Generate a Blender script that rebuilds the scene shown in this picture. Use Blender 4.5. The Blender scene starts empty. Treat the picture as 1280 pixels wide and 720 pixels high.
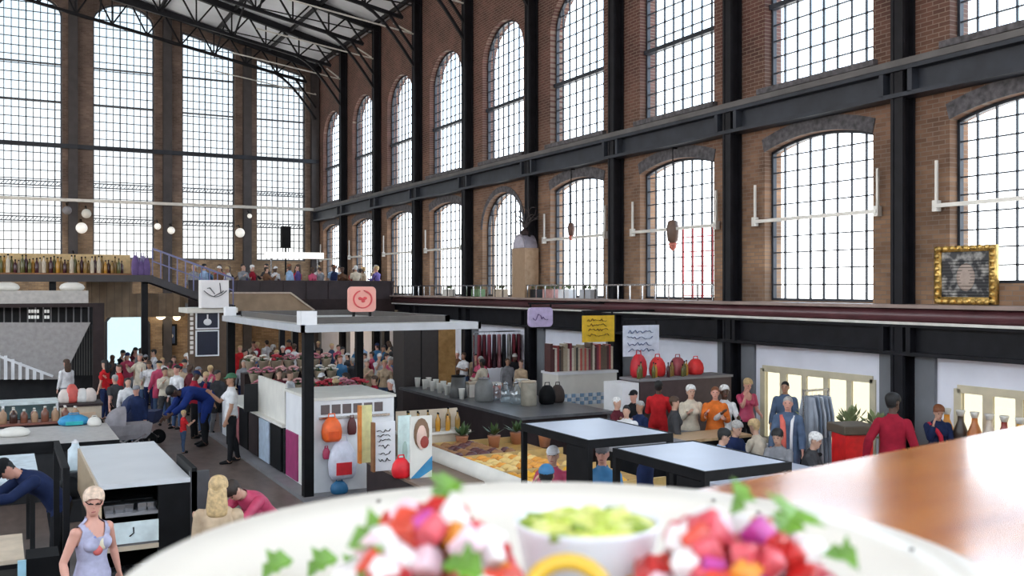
import bpy, bmesh, math, random
import numpy as np
from mathutils import Vector, Matrix
R = math.radians
rnd = random.Random(7)
COL = bpy.context.scene.collection
# ------------------------------------------------------------------ camera maths (camera stands at x=0, y=0, eye height H)
F = 1200.0; PSI = math.atan2(640, 1200); H = 3.7
SN, CS = math.sin(PSI), math.cos(PSI)
def ray(x, y):
    u = (x - 640) / F; v = (360 - y) / F
    return Vector((SN + CS * u, CS - SN * u, v))
def onz(x, y, z):                       # point of the horizontal plane z
    r = ray(x, y); t = (z - H) / r.z; return Vector((r.x * t, r.y * t, z))
def ony(x, y, Y):
    r = ray(x, y); t = Y / r.y; return Vector((r.x * t, Y, H + r.z * t))
def onx(x, y, X):
    r = ray(x, y); t = X / r.x; return Vector((X, r.y * t, H + r.z * t))
def atd(x, y, d):
    r = ray(x, y); return Vector((r.x * d, r.y * d, H + r.z * d))
def cam(r, f, z):                       # camera-aligned ground coordinates (right, forward, height)
    return Vector((SN * f + CS * r, CS * f - SN * r, z))
# ------------------------------------------------------------------ materials
MATS = {}
def node_mat(name):
    m = bpy.data.materials.new(name); m.use_nodes = True
    nt = m.node_tree; b = nt.nodes['Principled BSDF']
    return m, nt, b
def mat(name, c, rough=.6, metal=0., var=.12, scale=8., spec=None, emit=0., alpha=None, bump=0.):
    if name in MATS: return MATS[name]
    m, nt, b = node_mat(name)
    b.inputs['Roughness'].default_value = rough; b.inputs['Metallic'].default_value = metal
    if spec is not None: b.inputs['Specular IOR Level'].default_value = spec
    tc = nt.nodes.new('ShaderNodeTexCoord'); n = nt.nodes.new('ShaderNodeTexNoise')
    n.inputs['Scale'].default_value = scale; n.inputs['Detail'].default_value = 3
    nt.links.new(tc.outputs['Object'], n.inputs['Vector'])
    r = nt.nodes.new('ShaderNodeValToRGB')
    lo = [max(0, v * (1 - var)) for v in c]; hi = [min(1, v * (1 + var)) for v in c]
    r.color_ramp.elements[0].color = (*lo, 1); r.color_ramp.elements[1].color = (*hi, 1)
    r.color_ramp.elements[0].position = .3; r.color_ramp.elements[1].position = .7
    nt.links.new(n.outputs['Fac'], r.inputs['Fac']); nt.links.new(r.outputs['Color'], b.inputs['Base Color'])
    if emit:
        nt.links.new(r.outputs['Color'], b.inputs['Emission Color']); b.inputs['Emission Strength'].default_value = emit
    if bump:
        bp = nt.nodes.new('ShaderNodeBump'); bp.inputs['Strength'].default_value = bump
        nt.links.new(n.outputs['Fac'], bp.inputs['Height']); nt.links.new(bp.outputs['Normal'], b.inputs['Normal'])
    MATS[name] = m; return m
def glass_mat(name, tint, gloss=.06, opac=0.):
    if name in MATS: return MATS[name]
    m = bpy.data.materials.new(name); m.use_nodes = True; nt = m.node_tree; nt.nodes.clear()
    o = nt.nodes.new('ShaderNodeOutputMaterial'); t = nt.nodes.new('ShaderNodeBsdfTransparent')
    g = nt.nodes.new('ShaderNodeBsdfGlossy'); mx = nt.nodes.new('ShaderNodeMixShader')
    t.inputs['Color'].default_value = (*tint, 1); g.inputs['Roughness'].default_value = .05
    mx.inputs['Fac'].default_value = gloss
    nt.links.new(t.outputs[0], mx.inputs[1]); nt.links.new(g.outputs[0], mx.inputs[2])
    last = mx
    if opac:
        d = nt.nodes.new('ShaderNodeBsdfTranslucent'); d.inputs['Color'].default_value = (.85, .9, .92, 1)
        m2 = nt.nodes.new('ShaderNodeMixShader'); m2.inputs['Fac'].default_value = opac
        nt.links.new(mx.outputs[0], m2.inputs[1]); nt.links.new(d.outputs[0], m2.inputs[2]); last = m2
    nt.links.new(last.outputs[0], o.inputs['Surface']); MATS[name] = m; return m
def brick_mat(name, c_low, c_high, z0, z1, mortar=(.2, .15, .12)):
    m, nt, b = node_mat(name); L = nt.links.new
    tc = nt.nodes.new('ShaderNodeTexCoord')
    br = nt.nodes.new('ShaderNodeTexBrick'); br.inputs['Scale'].default_value = 1.0
    br.inputs['Brick Width'].default_value = .26; br.inputs['Row Height'].default_value = .085
    br.inputs['Mortar Size'].default_value = .008; br.offset = .5
    L(tc.outputs['Object'], br.inputs['Vector'])
    sp = nt.nodes.new('ShaderNodeSeparateXYZ'); L(tc.outputs['Object'], sp.inputs[0])
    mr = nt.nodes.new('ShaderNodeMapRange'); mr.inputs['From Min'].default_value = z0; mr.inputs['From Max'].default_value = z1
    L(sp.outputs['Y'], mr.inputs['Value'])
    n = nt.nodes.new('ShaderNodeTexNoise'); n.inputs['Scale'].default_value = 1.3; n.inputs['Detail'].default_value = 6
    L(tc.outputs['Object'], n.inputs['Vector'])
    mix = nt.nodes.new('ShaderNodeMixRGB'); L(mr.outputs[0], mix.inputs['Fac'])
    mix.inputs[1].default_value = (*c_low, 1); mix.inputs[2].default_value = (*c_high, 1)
    dk = nt.nodes.new('ShaderNodeMixRGB'); dk.blend_type = 'MULTIPLY'; dk.inputs['Fac'].default_value = .75
    rp = nt.nodes.new('ShaderNodeValToRGB'); rp.color_ramp.elements[0].color = (.45, .42, .42, 1); rp.color_ramp.elements[1].color = (1.25, 1.2, 1.15, 1)
    rp.color_ramp.elements[0].position = .32; rp.color_ramp.elements[1].position = .68
    L(n.outputs['Fac'], rp.inputs['Fac']); L(mix.outputs[0], dk.inputs[1]); L(rp.outputs[0], dk.inputs[2])
    d2 = nt.nodes.new('ShaderNodeMixRGB'); d2.blend_type = 'MULTIPLY'; d2.inputs['Fac'].default_value = 1
    d2.inputs[2].default_value = (.68, .64, .62, 1); L(dk.outputs[0], d2.inputs[1])
    L(dk.outputs[0], br.inputs['Color1']); L(d2.outputs[0], br.inputs['Color2']); br.inputs['Mortar'].default_value = (*mortar, 1)
    L(br.outputs['Color'], b.inputs['Base Color']); b.inputs['Roughness'].default_value = .9
    bp = nt.nodes.new('ShaderNodeBump'); bp.inputs['Strength'].default_value = .35; bp.inputs['Distance'].default_value = .02
    L(br.outputs['Fac'], bp.inputs['Height']); bp.invert = True; L(bp.outputs['Normal'], b.inputs['Normal'])
    return m
def wood_mat(name, c1, c2, rough=.3, scale=(1, 12, 1), coat=0., spec=.5, nz=6):
    m, nt, b = node_mat(name); L = nt.links.new
    tc = nt.nodes.new('ShaderNodeTexCoord'); mp = nt.nodes.new('ShaderNodeMapping'); mp.inputs['Scale'].default_value = scale
    n = nt.nodes.new('ShaderNodeTexNoise'); n.inputs['Scale'].default_value = nz; n.inputs['Detail'].default_value = 8; n.inputs['Distortion'].default_value = .6
    r = nt.nodes.new('ShaderNodeValToRGB'); r.color_ramp.elements[0].color = (*c1, 1); r.color_ramp.elements[1].color = (*c2, 1)
    r.color_ramp.elements[0].position = .32; r.color_ramp.elements[1].position = .68
    L(tc.outputs['Object'], mp.inputs[0]); L(mp.outputs[0], n.inputs['Vector']); L(n.outputs['Fac'], r.inputs[0]); L(r.outputs[0], b.inputs['Base Color'])
    b.inputs['Roughness'].default_value = rough; b.inputs['Coat Weight'].default_value = coat; b.inputs['Coat Roughness'].default_value = .12
    b.inputs['Specular IOR Level'].default_value = spec
    return m
STEEL = mat('black painted steel', (.009, .009, .012), .5, .0, .3, 3, .2)
STEEL2 = mat('blue grey painted steel', (.024, .028, .038), .45, .0, .3, 2, .3)
BLACK = mat('matt black board', (.006, .006, .007), .6, 0, .3, 5, .15)
DARK = mat('dark charcoal panel', (.022, .022, .024), .55, 0, .2, 4, .25)
DBROWN = mat('dark brown panel', (.032, .02, .02), .55, 0, .2, 4, .25)
WHITE = mat('white painted board', (.78, .78, .80), .55, 0, .05, 3)
OFFW = mat('off white board', (.72, .69, .63), .55, 0, .06, 3)
GREY = mat('pale grey board', (.45, .46, .49), .5, 0, .08, 3)
MIDG = mat('mid grey panel', (.22, .21, .22), .6, 0, .1, 3)
TAN = mat('tan plaster', (.33, .21, .12), .8, 0, .15, 2)
BEIGE = mat('beige board', (.55, .45, .34), .7, 0, .12, 5)
CHROME = mat('brushed steel', (.55, .56, .58), .25, 1, .05, 4)
PANE = glass_mat('window glass', (.70, .75, .80), .03)
# ------------------------------------------------------------------ mesh helpers
class MB:
    def __init__(s): s.v = []; s.f = []; s.mi = []
    def add(s, vs, fs, m=0):
        o = len(s.v); s.v += [tuple(p) for p in vs]; s.f += [tuple(i + o for i in f) for f in fs]; s.mi += [m] * len(fs); return s
    def box(s, x0, x1, y0, y1, z0, z1, m=0):
        return s.add([(x0,y0,z0),(x1,y0,z0),(x1,y1,z0),(x0,y1,z0),(x0,y0,z1),(x1,y0,z1),(x1,y1,z1),(x0,y1,z1)],
                     [(0,3,2,1),(4,5,6,7),(0,1,5,4),(1,2,6,5),(2,3,7,6),(3,0,4,7)], m)
    def bar(s, a, b, w, h=None, m=0, up=(0,0,1)):
        a, b = Vector(a), Vector(b); h = h or w; d = (b - a)
        if d.length < 1e-6: return s
        d.normalize(); up = Vector(up)
        if abs(d.dot(up)) > .98: up = Vector((1,0,0))
        sx = d.cross(up).normalized() * w / 2; sy = sx.normalized().cross(d) * h / 2
        vs = [p + i * sx + j * sy for p in (a, b) for i, j in ((-1,-1),(1,-1),(1,1),(-1,1))]
        return s.add(vs, [(3,2,1,0),(4,5,6,7),(0,1,5,4),(1,2,6,5),(2,3,7,6),(3,0,4,7)], m)
    def loft(s, rings, cap=True, m=0):
        n = len(rings[0]); vs = [p for r in rings for p in r]; fs = []
        for k in range(len(rings) - 1):
            for i in range(n):
                j = (i + 1) % n; fs.append((k*n+i, k*n+j, (k+1)*n+j, (k+1)*n+i))
        if cap: fs.append(tuple(range(n))[::-1]); fs.append(tuple((len(rings)-1)*n + i for i in range(n)))
        return s.add(vs, fs, m)
    def tube(s, pts, rs, n=10, m=0, sq=1.0, ref=None):
        pts = [Vector(p) for p in pts]
        if not hasattr(rs, '__len__'): rs = [rs] * len(pts)
        rings = []; pax = None
        for i, p in enumerate(pts):
            d = (pts[min(i+1, len(pts)-1)] - pts[max(i-1, 0)]).normalized()
            if pax is None:
                up = Vector(ref) if ref else Vector((0,0,1))
                if abs(d.dot(up)) > .97: up = Vector((0,1,0)) if abs(d.y) < .9 else Vector((1,0,0))
                ax = d.cross(up).normalized()
            else: ax = (pax - d * pax.dot(d)).normalized()
            ay = ax.cross(d); pax = ax
            rx, ry = rs[i] if hasattr(rs[i], '__len__') else (rs[i], rs[i] * sq)
            rings.append([p + ax * rx * math.cos(2*math.pi*k/n) - ay * ry * math.sin(2*math.pi*k/n) for k in range(n)])
        return s.loft(rings, True, m)
    def lathe(s, prof, c=(0,0,0), n=24, m=0, sx=1, sy=1):
        c = Vector(c); rings = [[c + Vector((r*sx*math.cos(2*math.pi*k/n), r*sy*math.sin(2*math.pi*k/n), z)) for k in range(n)] for r, z in prof]
        return s.loft(rings, True, m)
    def ball(s, c, rx, ry=None, rz=None, n=12, k=7, m=0):
        ry = ry or rx; rz = rz or rx
        return s.lathe([(max(.02, math.sin(math.pi*i/k)) , -math.cos(math.pi*i/k)*rz) for i in range(k+1)], c, n, m, rx, ry)
    def prism(s, poly, axis, a, b, m=0):            # poly = 2-D points, extruded along axis from a to b
        def P(u, v, w): return {'x': (w,u,v), 'y': (u,w,v), 'z': (u,v,w)}[axis]
        n = len(poly); vs = [P(u,v,a) for u,v in poly] + [P(u,v,b) for u,v in poly]
        fs = [tuple(range(n)), tuple(range(n, 2*n))[::-1]] + [(i, i+n, (i+1)%n+n, (i+1)%n) for i in range(n)]
        return s.add(vs, fs, m)
    def mesh(s, name, mats, smooth=False, bevel=0.):
        me = bpy.data.meshes.new(name); me.from_pydata(s.v, [], s.f); me.update()
        for x in (mats if isinstance(mats, (list, tuple)) else [mats]): me.materials.append(x)
        if any(s.mi): me.polygons.foreach_set('material_index', s.mi)
        bm = bmesh.new(); bm.from_mesh(me); bmesh.ops.recalc_face_normals(bm, faces=bm.faces)
        if bevel: bmesh.ops.bevel(bm, geom=bm.edges[:], offset=bevel, segments=2, affect='EDGES', profile=.5, clamp_overlap=True)
        bm.to_mesh(me); bm.free()
        if smooth: me.polygons.foreach_set('use_smooth', [True] * len(me.polygons))
        return me
    def build(s, name, mats, parent=None, smooth=False, bevel=0., loc=None, rz=0.):
        return link(name, s.mesh(name, mats, smooth, bevel), parent, loc, rz)
def link(name, me, parent=None, loc=None, rz=0.):
    o = bpy.data.objects.new(name, me); COL.objects.link(o)
    if parent is not None: o.parent = parent
    if loc is not None: o.location = loc
    if rz: o.rotation_euler.z = rz
    return o
def tag(o, label=None, cat=None, group=None, kind=None):
    if label: o['label'] = label
    if cat: o['category'] = cat
    if group: o['group'] = group
    if kind: o['kind'] = kind
    return o
def thing(name, label, cat, loc=(0,0,0), rz=0., group=None):
    o = link(name, None, None, loc, rz); return tag(o, label, cat, group)
def struct(o, label=None): return tag(o, label, None, None, 'structure')
def copy_tree(o, parent=None):
    c = o.copy(); COL.objects.link(c)
    if parent is not None: c.parent = parent
    for ch in o.children: copy_tree(ch, c)
    return c
_o = 'first second third fourth fifth sixth seventh eighth ninth tenth eleventh twelfth thirteenth fourteenth fifteenth sixteenth seventeenth eighteenth nineteenth'.split()
_t = {2: 'twent', 3: 'thirt', 4: 'fort', 5: 'fift', 6: 'sixt', 7: 'sevent', 8: 'eight', 9: 'ninet'}
ORD = _o + [(_t[k // 10] + ('ieth' if k % 10 == 0 else 'y-' + _o[k % 10 - 1])) for k in range(20, 100)]
WORLD_STRENGTH = 5.2
# ================================================================== THE HALL
YC = [12.33 + 4.715 * i for i in range(-2, 9)]          # column lines along the right wall
BW = YC[-1]                                             # inner face of the back wall
def roof_z(X): return 15.35 + .25 * (15 - abs(X))
def arch(u0, u1, v0, vs, rise, n=16, kind='round'):
    c, h = (u0 + u1) / 2, (u1 - u0) / 2; pts = [(u0, v0), (u1, v0)]
    for i in range(n + 1):
        t = i / n
        if kind == 'round': a = math.pi * t; pts.append((c + h * math.cos(a), vs + rise * math.sin(a)))
        else: x = 1 - 2 * t; pts.append((c + h * x, vs + rise * (1 - x * x)))
    return pts
def wall_slab(name, outline, holes, thick, M, m):
    cu = bpy.data.curves.new(name, 'CURVE'); cu.dimensions = '2D'; cu.fill_mode = 'BOTH'; cu.extrude = thick / 2
    for poly in [outline] + holes:
        sp = cu.splines.new('POLY'); sp.points.add(len(poly) - 1); sp.use_cyclic_u = True
        for p, q in zip(sp.points, poly): p.co = (q[0], q[1], 0, 1)
    tmp = bpy.data.objects.new('tmp', cu); COL.objects.link(tmp)
    dg = bpy.context.evaluated_depsgraph_get(); me = bpy.data.meshes.new_from_object(tmp.evaluated_get(dg))
    bpy.data.objects.remove(tmp); me.materials.clear(); me.materials.append(m)
    o = link(name, me); o.matrix_world = M; return struct(o)
def MR(X): return Matrix(((0,0,1,X),(1,0,0,0),(0,1,0,0),(0,0,0,1)))     # local (u,v,w) -> world (Y,Z,X)
def MBK(Y): return Matrix(((1,0,0,0),(0,0,-1,Y),(0,1,0,0),(0,0,0,1)))   # local (u,v,w) -> world (X,Z,-Y)
WN = [0]
def poly_span_v(poly, u):       # vertical extent of a polygon at u
    vs = []
    for i in range(len(poly)):
        (a, b), (c, d) = poly[i], poly[(i + 1) % len(poly)]
        if (a - u) * (c - u) <= 0 and a != c: vs.append(b + (d - b) * (u - a) / (c - a))
    return (min(vs), max(vs)) if len(vs) > 1 else (0, 0)
def poly_span_u(poly, v):
    return poly_span_v([(b, a) for a, b in poly], v)
def window(poly, M, nu, nv, mw=.025, fw=.055, w=0., transoms=(), frame=STEEL2, tr=.11, extra=None, pane=None):
    WN[0] += 1; root = struct(link('window_%d' % WN[0], None)); root.matrix_world = M
    us = [p[0] for p in poly]; vs = [p[1] for p in poly]; u0, u1, v0, v1 = min(us), max(us), min(vs), max(vs)
    b = MB(); n = len(poly)
    for i in range(n):
        a, c = poly[i], poly[(i + 1) % n]; b.bar((a[0], a[1], w), (c[0], c[1], w), .1, fw * 2, up=(-(c[1]-a[1]), c[0]-a[0], 0))
    for i in range(1, nu):
        u = u0 + (u1 - u0) * i / nu; a, c = poly_span_v(poly, u)
        k = mw * (1.5 if i % 4 == 0 else 1); b.box(u - k/2, u + k/2, a, c, w - .025, w + .025)
    for j in range(1, nv):
        v = v0 + (v1 - v0) * j / nv; a, c = poly_span_u(poly, v)
        if c - a > .05: b.box(a, c, v - mw/2, v + mw/2, w - .025, w + .025)
    b.build('frame', frame, root)
    for v in transoms:
        a, c = poly_span_u(poly, v); MB().box(a, c, v - tr/2, v + tr/2, w - .12, w + .05).build('transom', frame, root)
    g = MB().add([(p[0], p[1], w) for p in poly], [tuple(range(n))]); g.build('pane', pane or PANE, root)
    if extra: extra(root, u0, u1, v0, v1, w)
    return root
# --- right wall
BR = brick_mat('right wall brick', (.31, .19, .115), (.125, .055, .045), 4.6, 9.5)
TIE = mat('pale grey tie pipe', (.62, .60, .56), .4, .3, .1, 4)
up_holes, mid_holes = [], []
HW = 1.5
for i in range(len(YC) - 1):
    c = (YC[i] + YC[i + 1]) / 2
    up_holes.append(arch(c - HW, c + HW, 8.12, 11.55, 1.2))
    if i == 5: mid_holes.append(arch(c - HW, c + HW, 3.42, 5.75, 1.2))
    else: mid_holes.append(arch(c - HW, c + HW, 3.78 if i <= 1 else 3.42, 6.72, .24, kind='seg'))
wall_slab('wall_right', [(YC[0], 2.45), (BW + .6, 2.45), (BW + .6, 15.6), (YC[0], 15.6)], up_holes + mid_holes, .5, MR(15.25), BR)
def tiebar(root, u0, u1, v0, v1, w):
    b = MB().bar((u0 - .22, 5.18, -.34), (u1 + .22, 5.18, -.34), .07)
    for u in (u0 - .2, u1 + .2): b.box(u - .05, u + .05, 5.08, 5.28, -.36, -.24).bar((u, 5.2, -.3), (u, 6.0, -.3), .045)
    b.build('tie_bar', TIE, root)
LINT = mat('slate grey brick lintel', (.085, .08, .088), .8, 0, .5, 9)
for i in range(len(YC) - 1):
    window(up_holes[i], MR(15.2), 8, 13, transoms=(9.95,), w=.05)
    window(mid_holes[i], MR(15.2), 8 if i != 5 else 9, 10, w=.05, extra=tiebar if i != 5 else None)
TN = [0]
def trim(mb, m, label=None, **k):
    TN[0] += 1; return struct(mb.build('trim_%d' % TN[0], m, **k))
for i in range(len(YC) - 1):                            # slate arches over the middle windows, sills under the upper ones
    c = (YC[i] + YC[i + 1]) / 2; b = MB()
    P = mid_holes[i][2:]; pts = []
    for k in range(len(P)):
        d = Vector((P[k][0] - c, P[k][1] - (5.75 if i == 5 else 3.0), 0)).normalized() * (.3 if i != 5 else .2)
        pts.append(((14.975, P[k][0], P[k][1]), (14.975, P[k][0] + d.x * .6, P[k][1] + d.y)))
    for k in range(len(pts) - 1):
        a, bb, cc, dd = pts[k][0], pts[k][1], pts[k+1][1], pts[k+1][0]
        f = [a, bb, cc, dd]; b.add(f + [(x + .03, y, z) for x, y, z in f], [(0,1,2,3),(7,6,5,4),(0,4,5,1),(1,5,6,2),(2,6,7,3),(3,7,4,0)])
    trim(b, LINT)
    trim(MB().box(14.86, 15.12, c - HW - .12, c + HW + .12, 8.0, 8.12), LINT)
# columns: H-sections standing in front of the wall
for i, y in enumerate(YC):
    b = MB()
    for x0 in (14.66, 14.93): b.box(x0, x0 + .05, y - .14, y + .14, 0, 15.3)
    b.box(14.71, 14.93, y - .03, y + .03, 0, 15.3)
    for s in (-1, 1): b.box(14.64, 14.69, y + s*.105 - .03, y + s*.105 + .03, 0, 15.3)
    trim(b, STEEL)
# upper beam and ledge beam (channels with flanges and stiffeners)
b = MB().box(14.78, 14.99, YC[0], BW, 7.28, 7.72).box(14.58, 14.99, YC[0], BW, 7.70, 7.78).box(14.6, 14.99, YC[0], BW, 7.22, 7.30)
for y in YC:
    for s in (-.32, .32): b.box(14.6, 14.8, y + s - .05, y + s + .05, 7.28, 7.72)
trim(b, STEEL2)
trim(MB().box(14.56, 14.99, YC[0], BW, 7.78, 7.90), mat('dusty beam top', (.10, .095, .095), .7, 0, .2, 2))
b = MB().box(14.74, 14.99, YC[0], BW, 2.52, 3.02).box(14.55, 14.99, YC[0], BW, 2.98, 3.06).box(14.6, 14.99, YC[0], BW, 2.46, 2.53)
for y in YC:
    for s in (-.3, .3): b.box(14.58, 14.76, y + s - .05, y + s + .05, 2.52, 3.0)
trim(b, STEEL)
MAROON = mat('maroon painted rail', (.10, .035, .04), .28, 0, .2, 2)
trim(MB().tube([(14.62, YC[0], 3.2), (14.62, 37.9, 3.2)], .13, 14), MAROON, smooth=True)
trim(MB().box(14.4, 15.05, YC[0], 37.9, 3.335, 3.40), mat('ledge board', (.30, .22, .19), .5, 0, .2, 2))
trim(MB().bar((14.5, YC[0], 3.06), (14.5, 37.9, 3.06), .05), TIE)
# ground tier: white lining panels with grey strips
LW = mat('white lining panel', (.80, .80, .88), .5, 0, .06, 1.5)
FL = mat('grey column casing', (.16, .165, .18), .6, 0, .1, 2)
ground_holes = []
for i in range(len(YC) - 1):
    c0, c1 = YC[i], YC[i+1]
    trim(MB().box(14.9, 15.02, c0 + .2, c0 + .62, 0, 2.5).box(14.9, 15.02, c1 - .62, c1 - .2, 0, 2.5), FL)
holes = [[(13.15, .35), (16.2, .35), (16.2, 1.92), (13.15, 1.92)], [(8.4, .35), (11.28, .35), (11.28, 1.92), (8.4, 1.92)]]
wall_slab('wall_right_lower', [(YC[0], 0), (BW, 0), (BW, 2.5), (YC[0], 2.5)], holes, .1, MR(15.02), LW)
CREAM = mat('cream painted sash', (.60, .53, .38), .5, 0, .1, 3)
for hh, nu in zip(holes, (5, 5)):
    window(hh, MR(15.02), nu, 1, w=-.03, mw=.13, fw=.07, frame=CREAM, pane=glass_mat('cream tinted glass', (.21, .20, .155), .05))
# --- left wall and front wall (behind the camera)
BRL = brick_mat('left wall brick', (.42, .33, .26), (.30, .24, .2), 4.0, 10.0)
lh = []
for i in range(-1, len(YC) - 1):
    c = YC[0] + 4.715 * (i + .5) if i < 0 else (YC[i] + YC[i+1]) / 2
    lh += [arch(c - 1.7, c + 1.7, 8.1, 12.3, 1.2), arch(c - 1.7, c + 1.7, 3.4, 6.7, .24, kind='seg')]
wall_slab('wall_left', [(-4.6, 0), (BW + .6, 0), (BW + .6, 15.6), (-4.6, 15.6)], lh, .5, MR(-15.25), BRL)
wall_slab('wall_front', [(-15.5, 0), (15.5, 0), (15.5, 15.2), (0, 19), (-15.5, 15.2)], [arch(-12 + 4.2*k, -9.2 + 4.2*k, 5.1, 12.5, .9) for k in range(6)], .5, MBK(-4.3), BRL)
# --- back wall
BRB = brick_mat('back wall brick', (.42, .30, .18), (.21, .155, .135), 4.0, 9.0)  # upper tone lightened to stand for glare from the windows
bx = [(-4.15, -1.45), (-.15, 2.6), (3.93, 6.72), (8.03, 10.62), (11.72, 14.3)]
bh = []
for k, (a, c) in enumerate(bx):
    if k <= 2: bh.append(arch(a, c, 5.12, 16.55, .95))
    else: bh.append([(a, 5.12), (c, 5.12), (c, roof_z(c) - .55), (a, roof_z(a) - .55)])
door_hole = [(4.5, 0), (6.45, 0), (6.45, 1.95), (6.1, 2.45), (4.8, 2.45), (4.5, 2.1)]
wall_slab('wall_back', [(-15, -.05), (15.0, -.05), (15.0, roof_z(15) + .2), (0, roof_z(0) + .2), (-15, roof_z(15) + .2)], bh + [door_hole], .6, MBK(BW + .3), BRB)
MESHF = mat('thin dark window bars', (.09, .10, .12), .5, 0, .2, 4)
for k, p in enumerate(bh):
    def lat(root, u0, u1, v0, v1, w):        # lattice girders crossing the glass
        b = MB()
        for zz in (8.62, 6.95):
            b.bar((u0, zz - .1, .12), (u1, zz - .1, .12), .05).bar((u0, zz + .1, .12), (u1, zz + .1, .12), .05)
            n = 16
            for q in range(n):
                a = u0 + (u1 - u0) * q / n; c = u0 + (u1 - u0) * (q + 1) / n
                b.bar((a, zz - .1, .12), (c, zz + .1, .12), .03)
        b.build('lattice_girder', MESHF, root)
    window(p, MBK(BW + .25), 9, 30, mw=.036, fw=.07, frame=MESHF, transoms=(12.5, 14.3), tr=.06, extra=lat, pane=glass_mat('dusty window glass', (.215, .225, .23), .02))  # dark tint put into the panes to dim the sky behind the bars
for X in (-1.05, 3.05, 7.3, 11.2, 14.75):                # steel pilasters on the piers
    b = MB().box(X - .2, X + .2, BW - .3, BW - .25, 0, roof_z(X) - .3).box(X - .05, X + .05, BW - .25, BW, 0, roof_z(X) - .3).box(X - .2, X + .2, BW - .05, BW, 0, roof_z(X) - .3)
    trim(b, mat('dark brown pier column', (.05, .043, .045), .6, 0, .2, 3))
trim(MB().box(-8, 14.9, BW - .38, BW - .22, 10.28, 10.48), STEEL2)
trim(MB().box(-8, 14.9, BW - .55, BW - .4, 7.76, 7.9), TIE)
# door leaf frame
dr = struct(link('door_1', None)); b = MB()
for i in range(1, 6):
    a, c = door_hole[i], door_hole[(i + 1) % 6]; b.bar((a[0], BW - .05, a[1]), (c[0], BW - .05, c[1]), .12, .12)
b.build('door_frame', STEEL2, dr)
MB().prism(door_hole, 'y', BW + .02, BW + .04).build('door_glass', glass_mat('pale blue door glass', (.36, .43, .47), .05), dr)  # added pane whose tint dims and blues the bright outdoors
# --- floor, roof
FLM = wood_mat('worn brown floor', (.105, .075, .064), (.19, .14, .12), .4, (1.4, .6, 1), 0, .5, 3)
struct(MB().box(-15.5, 15.5, -4.6, BW + .8, -.1, 0).build('floor', FLM))
RF = mat('pale roof sheeting', (.80, .83, .88), .6, 0, .1, .6)
b = MB()
for s in (1, -1):
    X1 = 15.6 * s; z1 = roof_z(15.6) + .1; z0 = roof_z(0) + .1
    v = [(0, -4.5, z0), (X1, -4.5, z1), (X1, BW + .9, z1), (0, BW + .9, z0)]
    b.add(v + [(x, y, z + .08) for x, y, z in v], [(0,1,2,3),(7,6,5,4),(0,4,5,1),(1,5,6,2),(2,6,7,3),(3,7,4,0)])
struct(b.build('ceiling', RF))
def along(X, dz): return Vector((X, 0, roof_z(X) + dz))
for i, y in enumerate(YC[1:-1] + [BW - .5]):
    b = MB(); Y = Vector((0, y, 0))
    for s in (1, -1):
        b.bar(along(15 * s, -.12) + Y, along(.0, -.12) + Y, .2, .3)
        b.bar(along(14.2 * s, -1.05) + Y, along(.0, -1.9) + Y, .12, .14)
        n = 9
        for k in range(n):
            xa = (14.2 - 14.2 * k / n) * s; xb = (14.2 - 14.2 * (k + .5) / n) * s; xc = (14.2 - 14.2 * (k + 1) / n) * s
            low = lambda X: along(X, -1.05 - .85 * (14.2 - abs(X)) / 14.2)
            b.bar(low(xa) + Y, along(xb, -.2) + Y, .07).bar(along(xb, -.2) + Y, low(xc) + Y, .07).bar(low(xc) + Y, along(xc, -.2) + Y, .06)
        if s == 1:
            prev = None                                   # curved knee brace from the column
            for q in range(7):
                t = q / 6; p = Vector((14.7 - 2.6 * t, y, 12.6 + (roof_z(12.1) - 1.2 - 12.6) * math.sin(t * math.pi / 2)))
                if prev is not None: b.bar(prev, p, .1)
                prev = p
            b.bar((14.7, y, 13.2), (13.6, y, roof_z(13.6) - 1.1), .09)
    TN[0] += 1; struct(b.build('trim_%d' % TN[0], STEEL))
    TN[0] += 1; struct(MB().bar((14.7, y, 13.9), (9.5, y, 14.6), .05).bar((14.7, y, 13.9), (14.7, y + 2.3, 14.9), .05).build('trim_%d' % TN[0], TIE))
b = MB()
for X in (1.5, 4.2, 6.9, 9.6, 12.2, 14.6):
    b.box(X - .06, X + .06, 4, BW, roof_z(X) - .16, roof_z(X) - .0)
TN[0] += 1; struct(b.build('trim_%d' % TN[0], STEEL))
# wind bracing between trusses, under the roof sheeting
b = MB()
for i in range(3, len(YC) - 1):
    for X in (4.2, 9.6):
        b.bar(along(X, -1.3) + Vector((0, YC[i], 0)), along(X, -.25) + Vector((0, (YC[i] + YC[i+1]) / 2, 0)), .07)
        b.bar(along(X, -.25) + Vector((0, (YC[i] + YC[i+1]) / 2, 0)), along(X, -1.3) + Vector((0, YC[i+1], 0)), .07)
    b.bar(along(14.6, -.4) + Vector((0, YC[i], 0)), along(7, -.2) + Vector((0, YC[i+1], 0)), .05)
TN[0] += 1; struct(b.build('trim_%d' % TN[0], STEEL))
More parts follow.
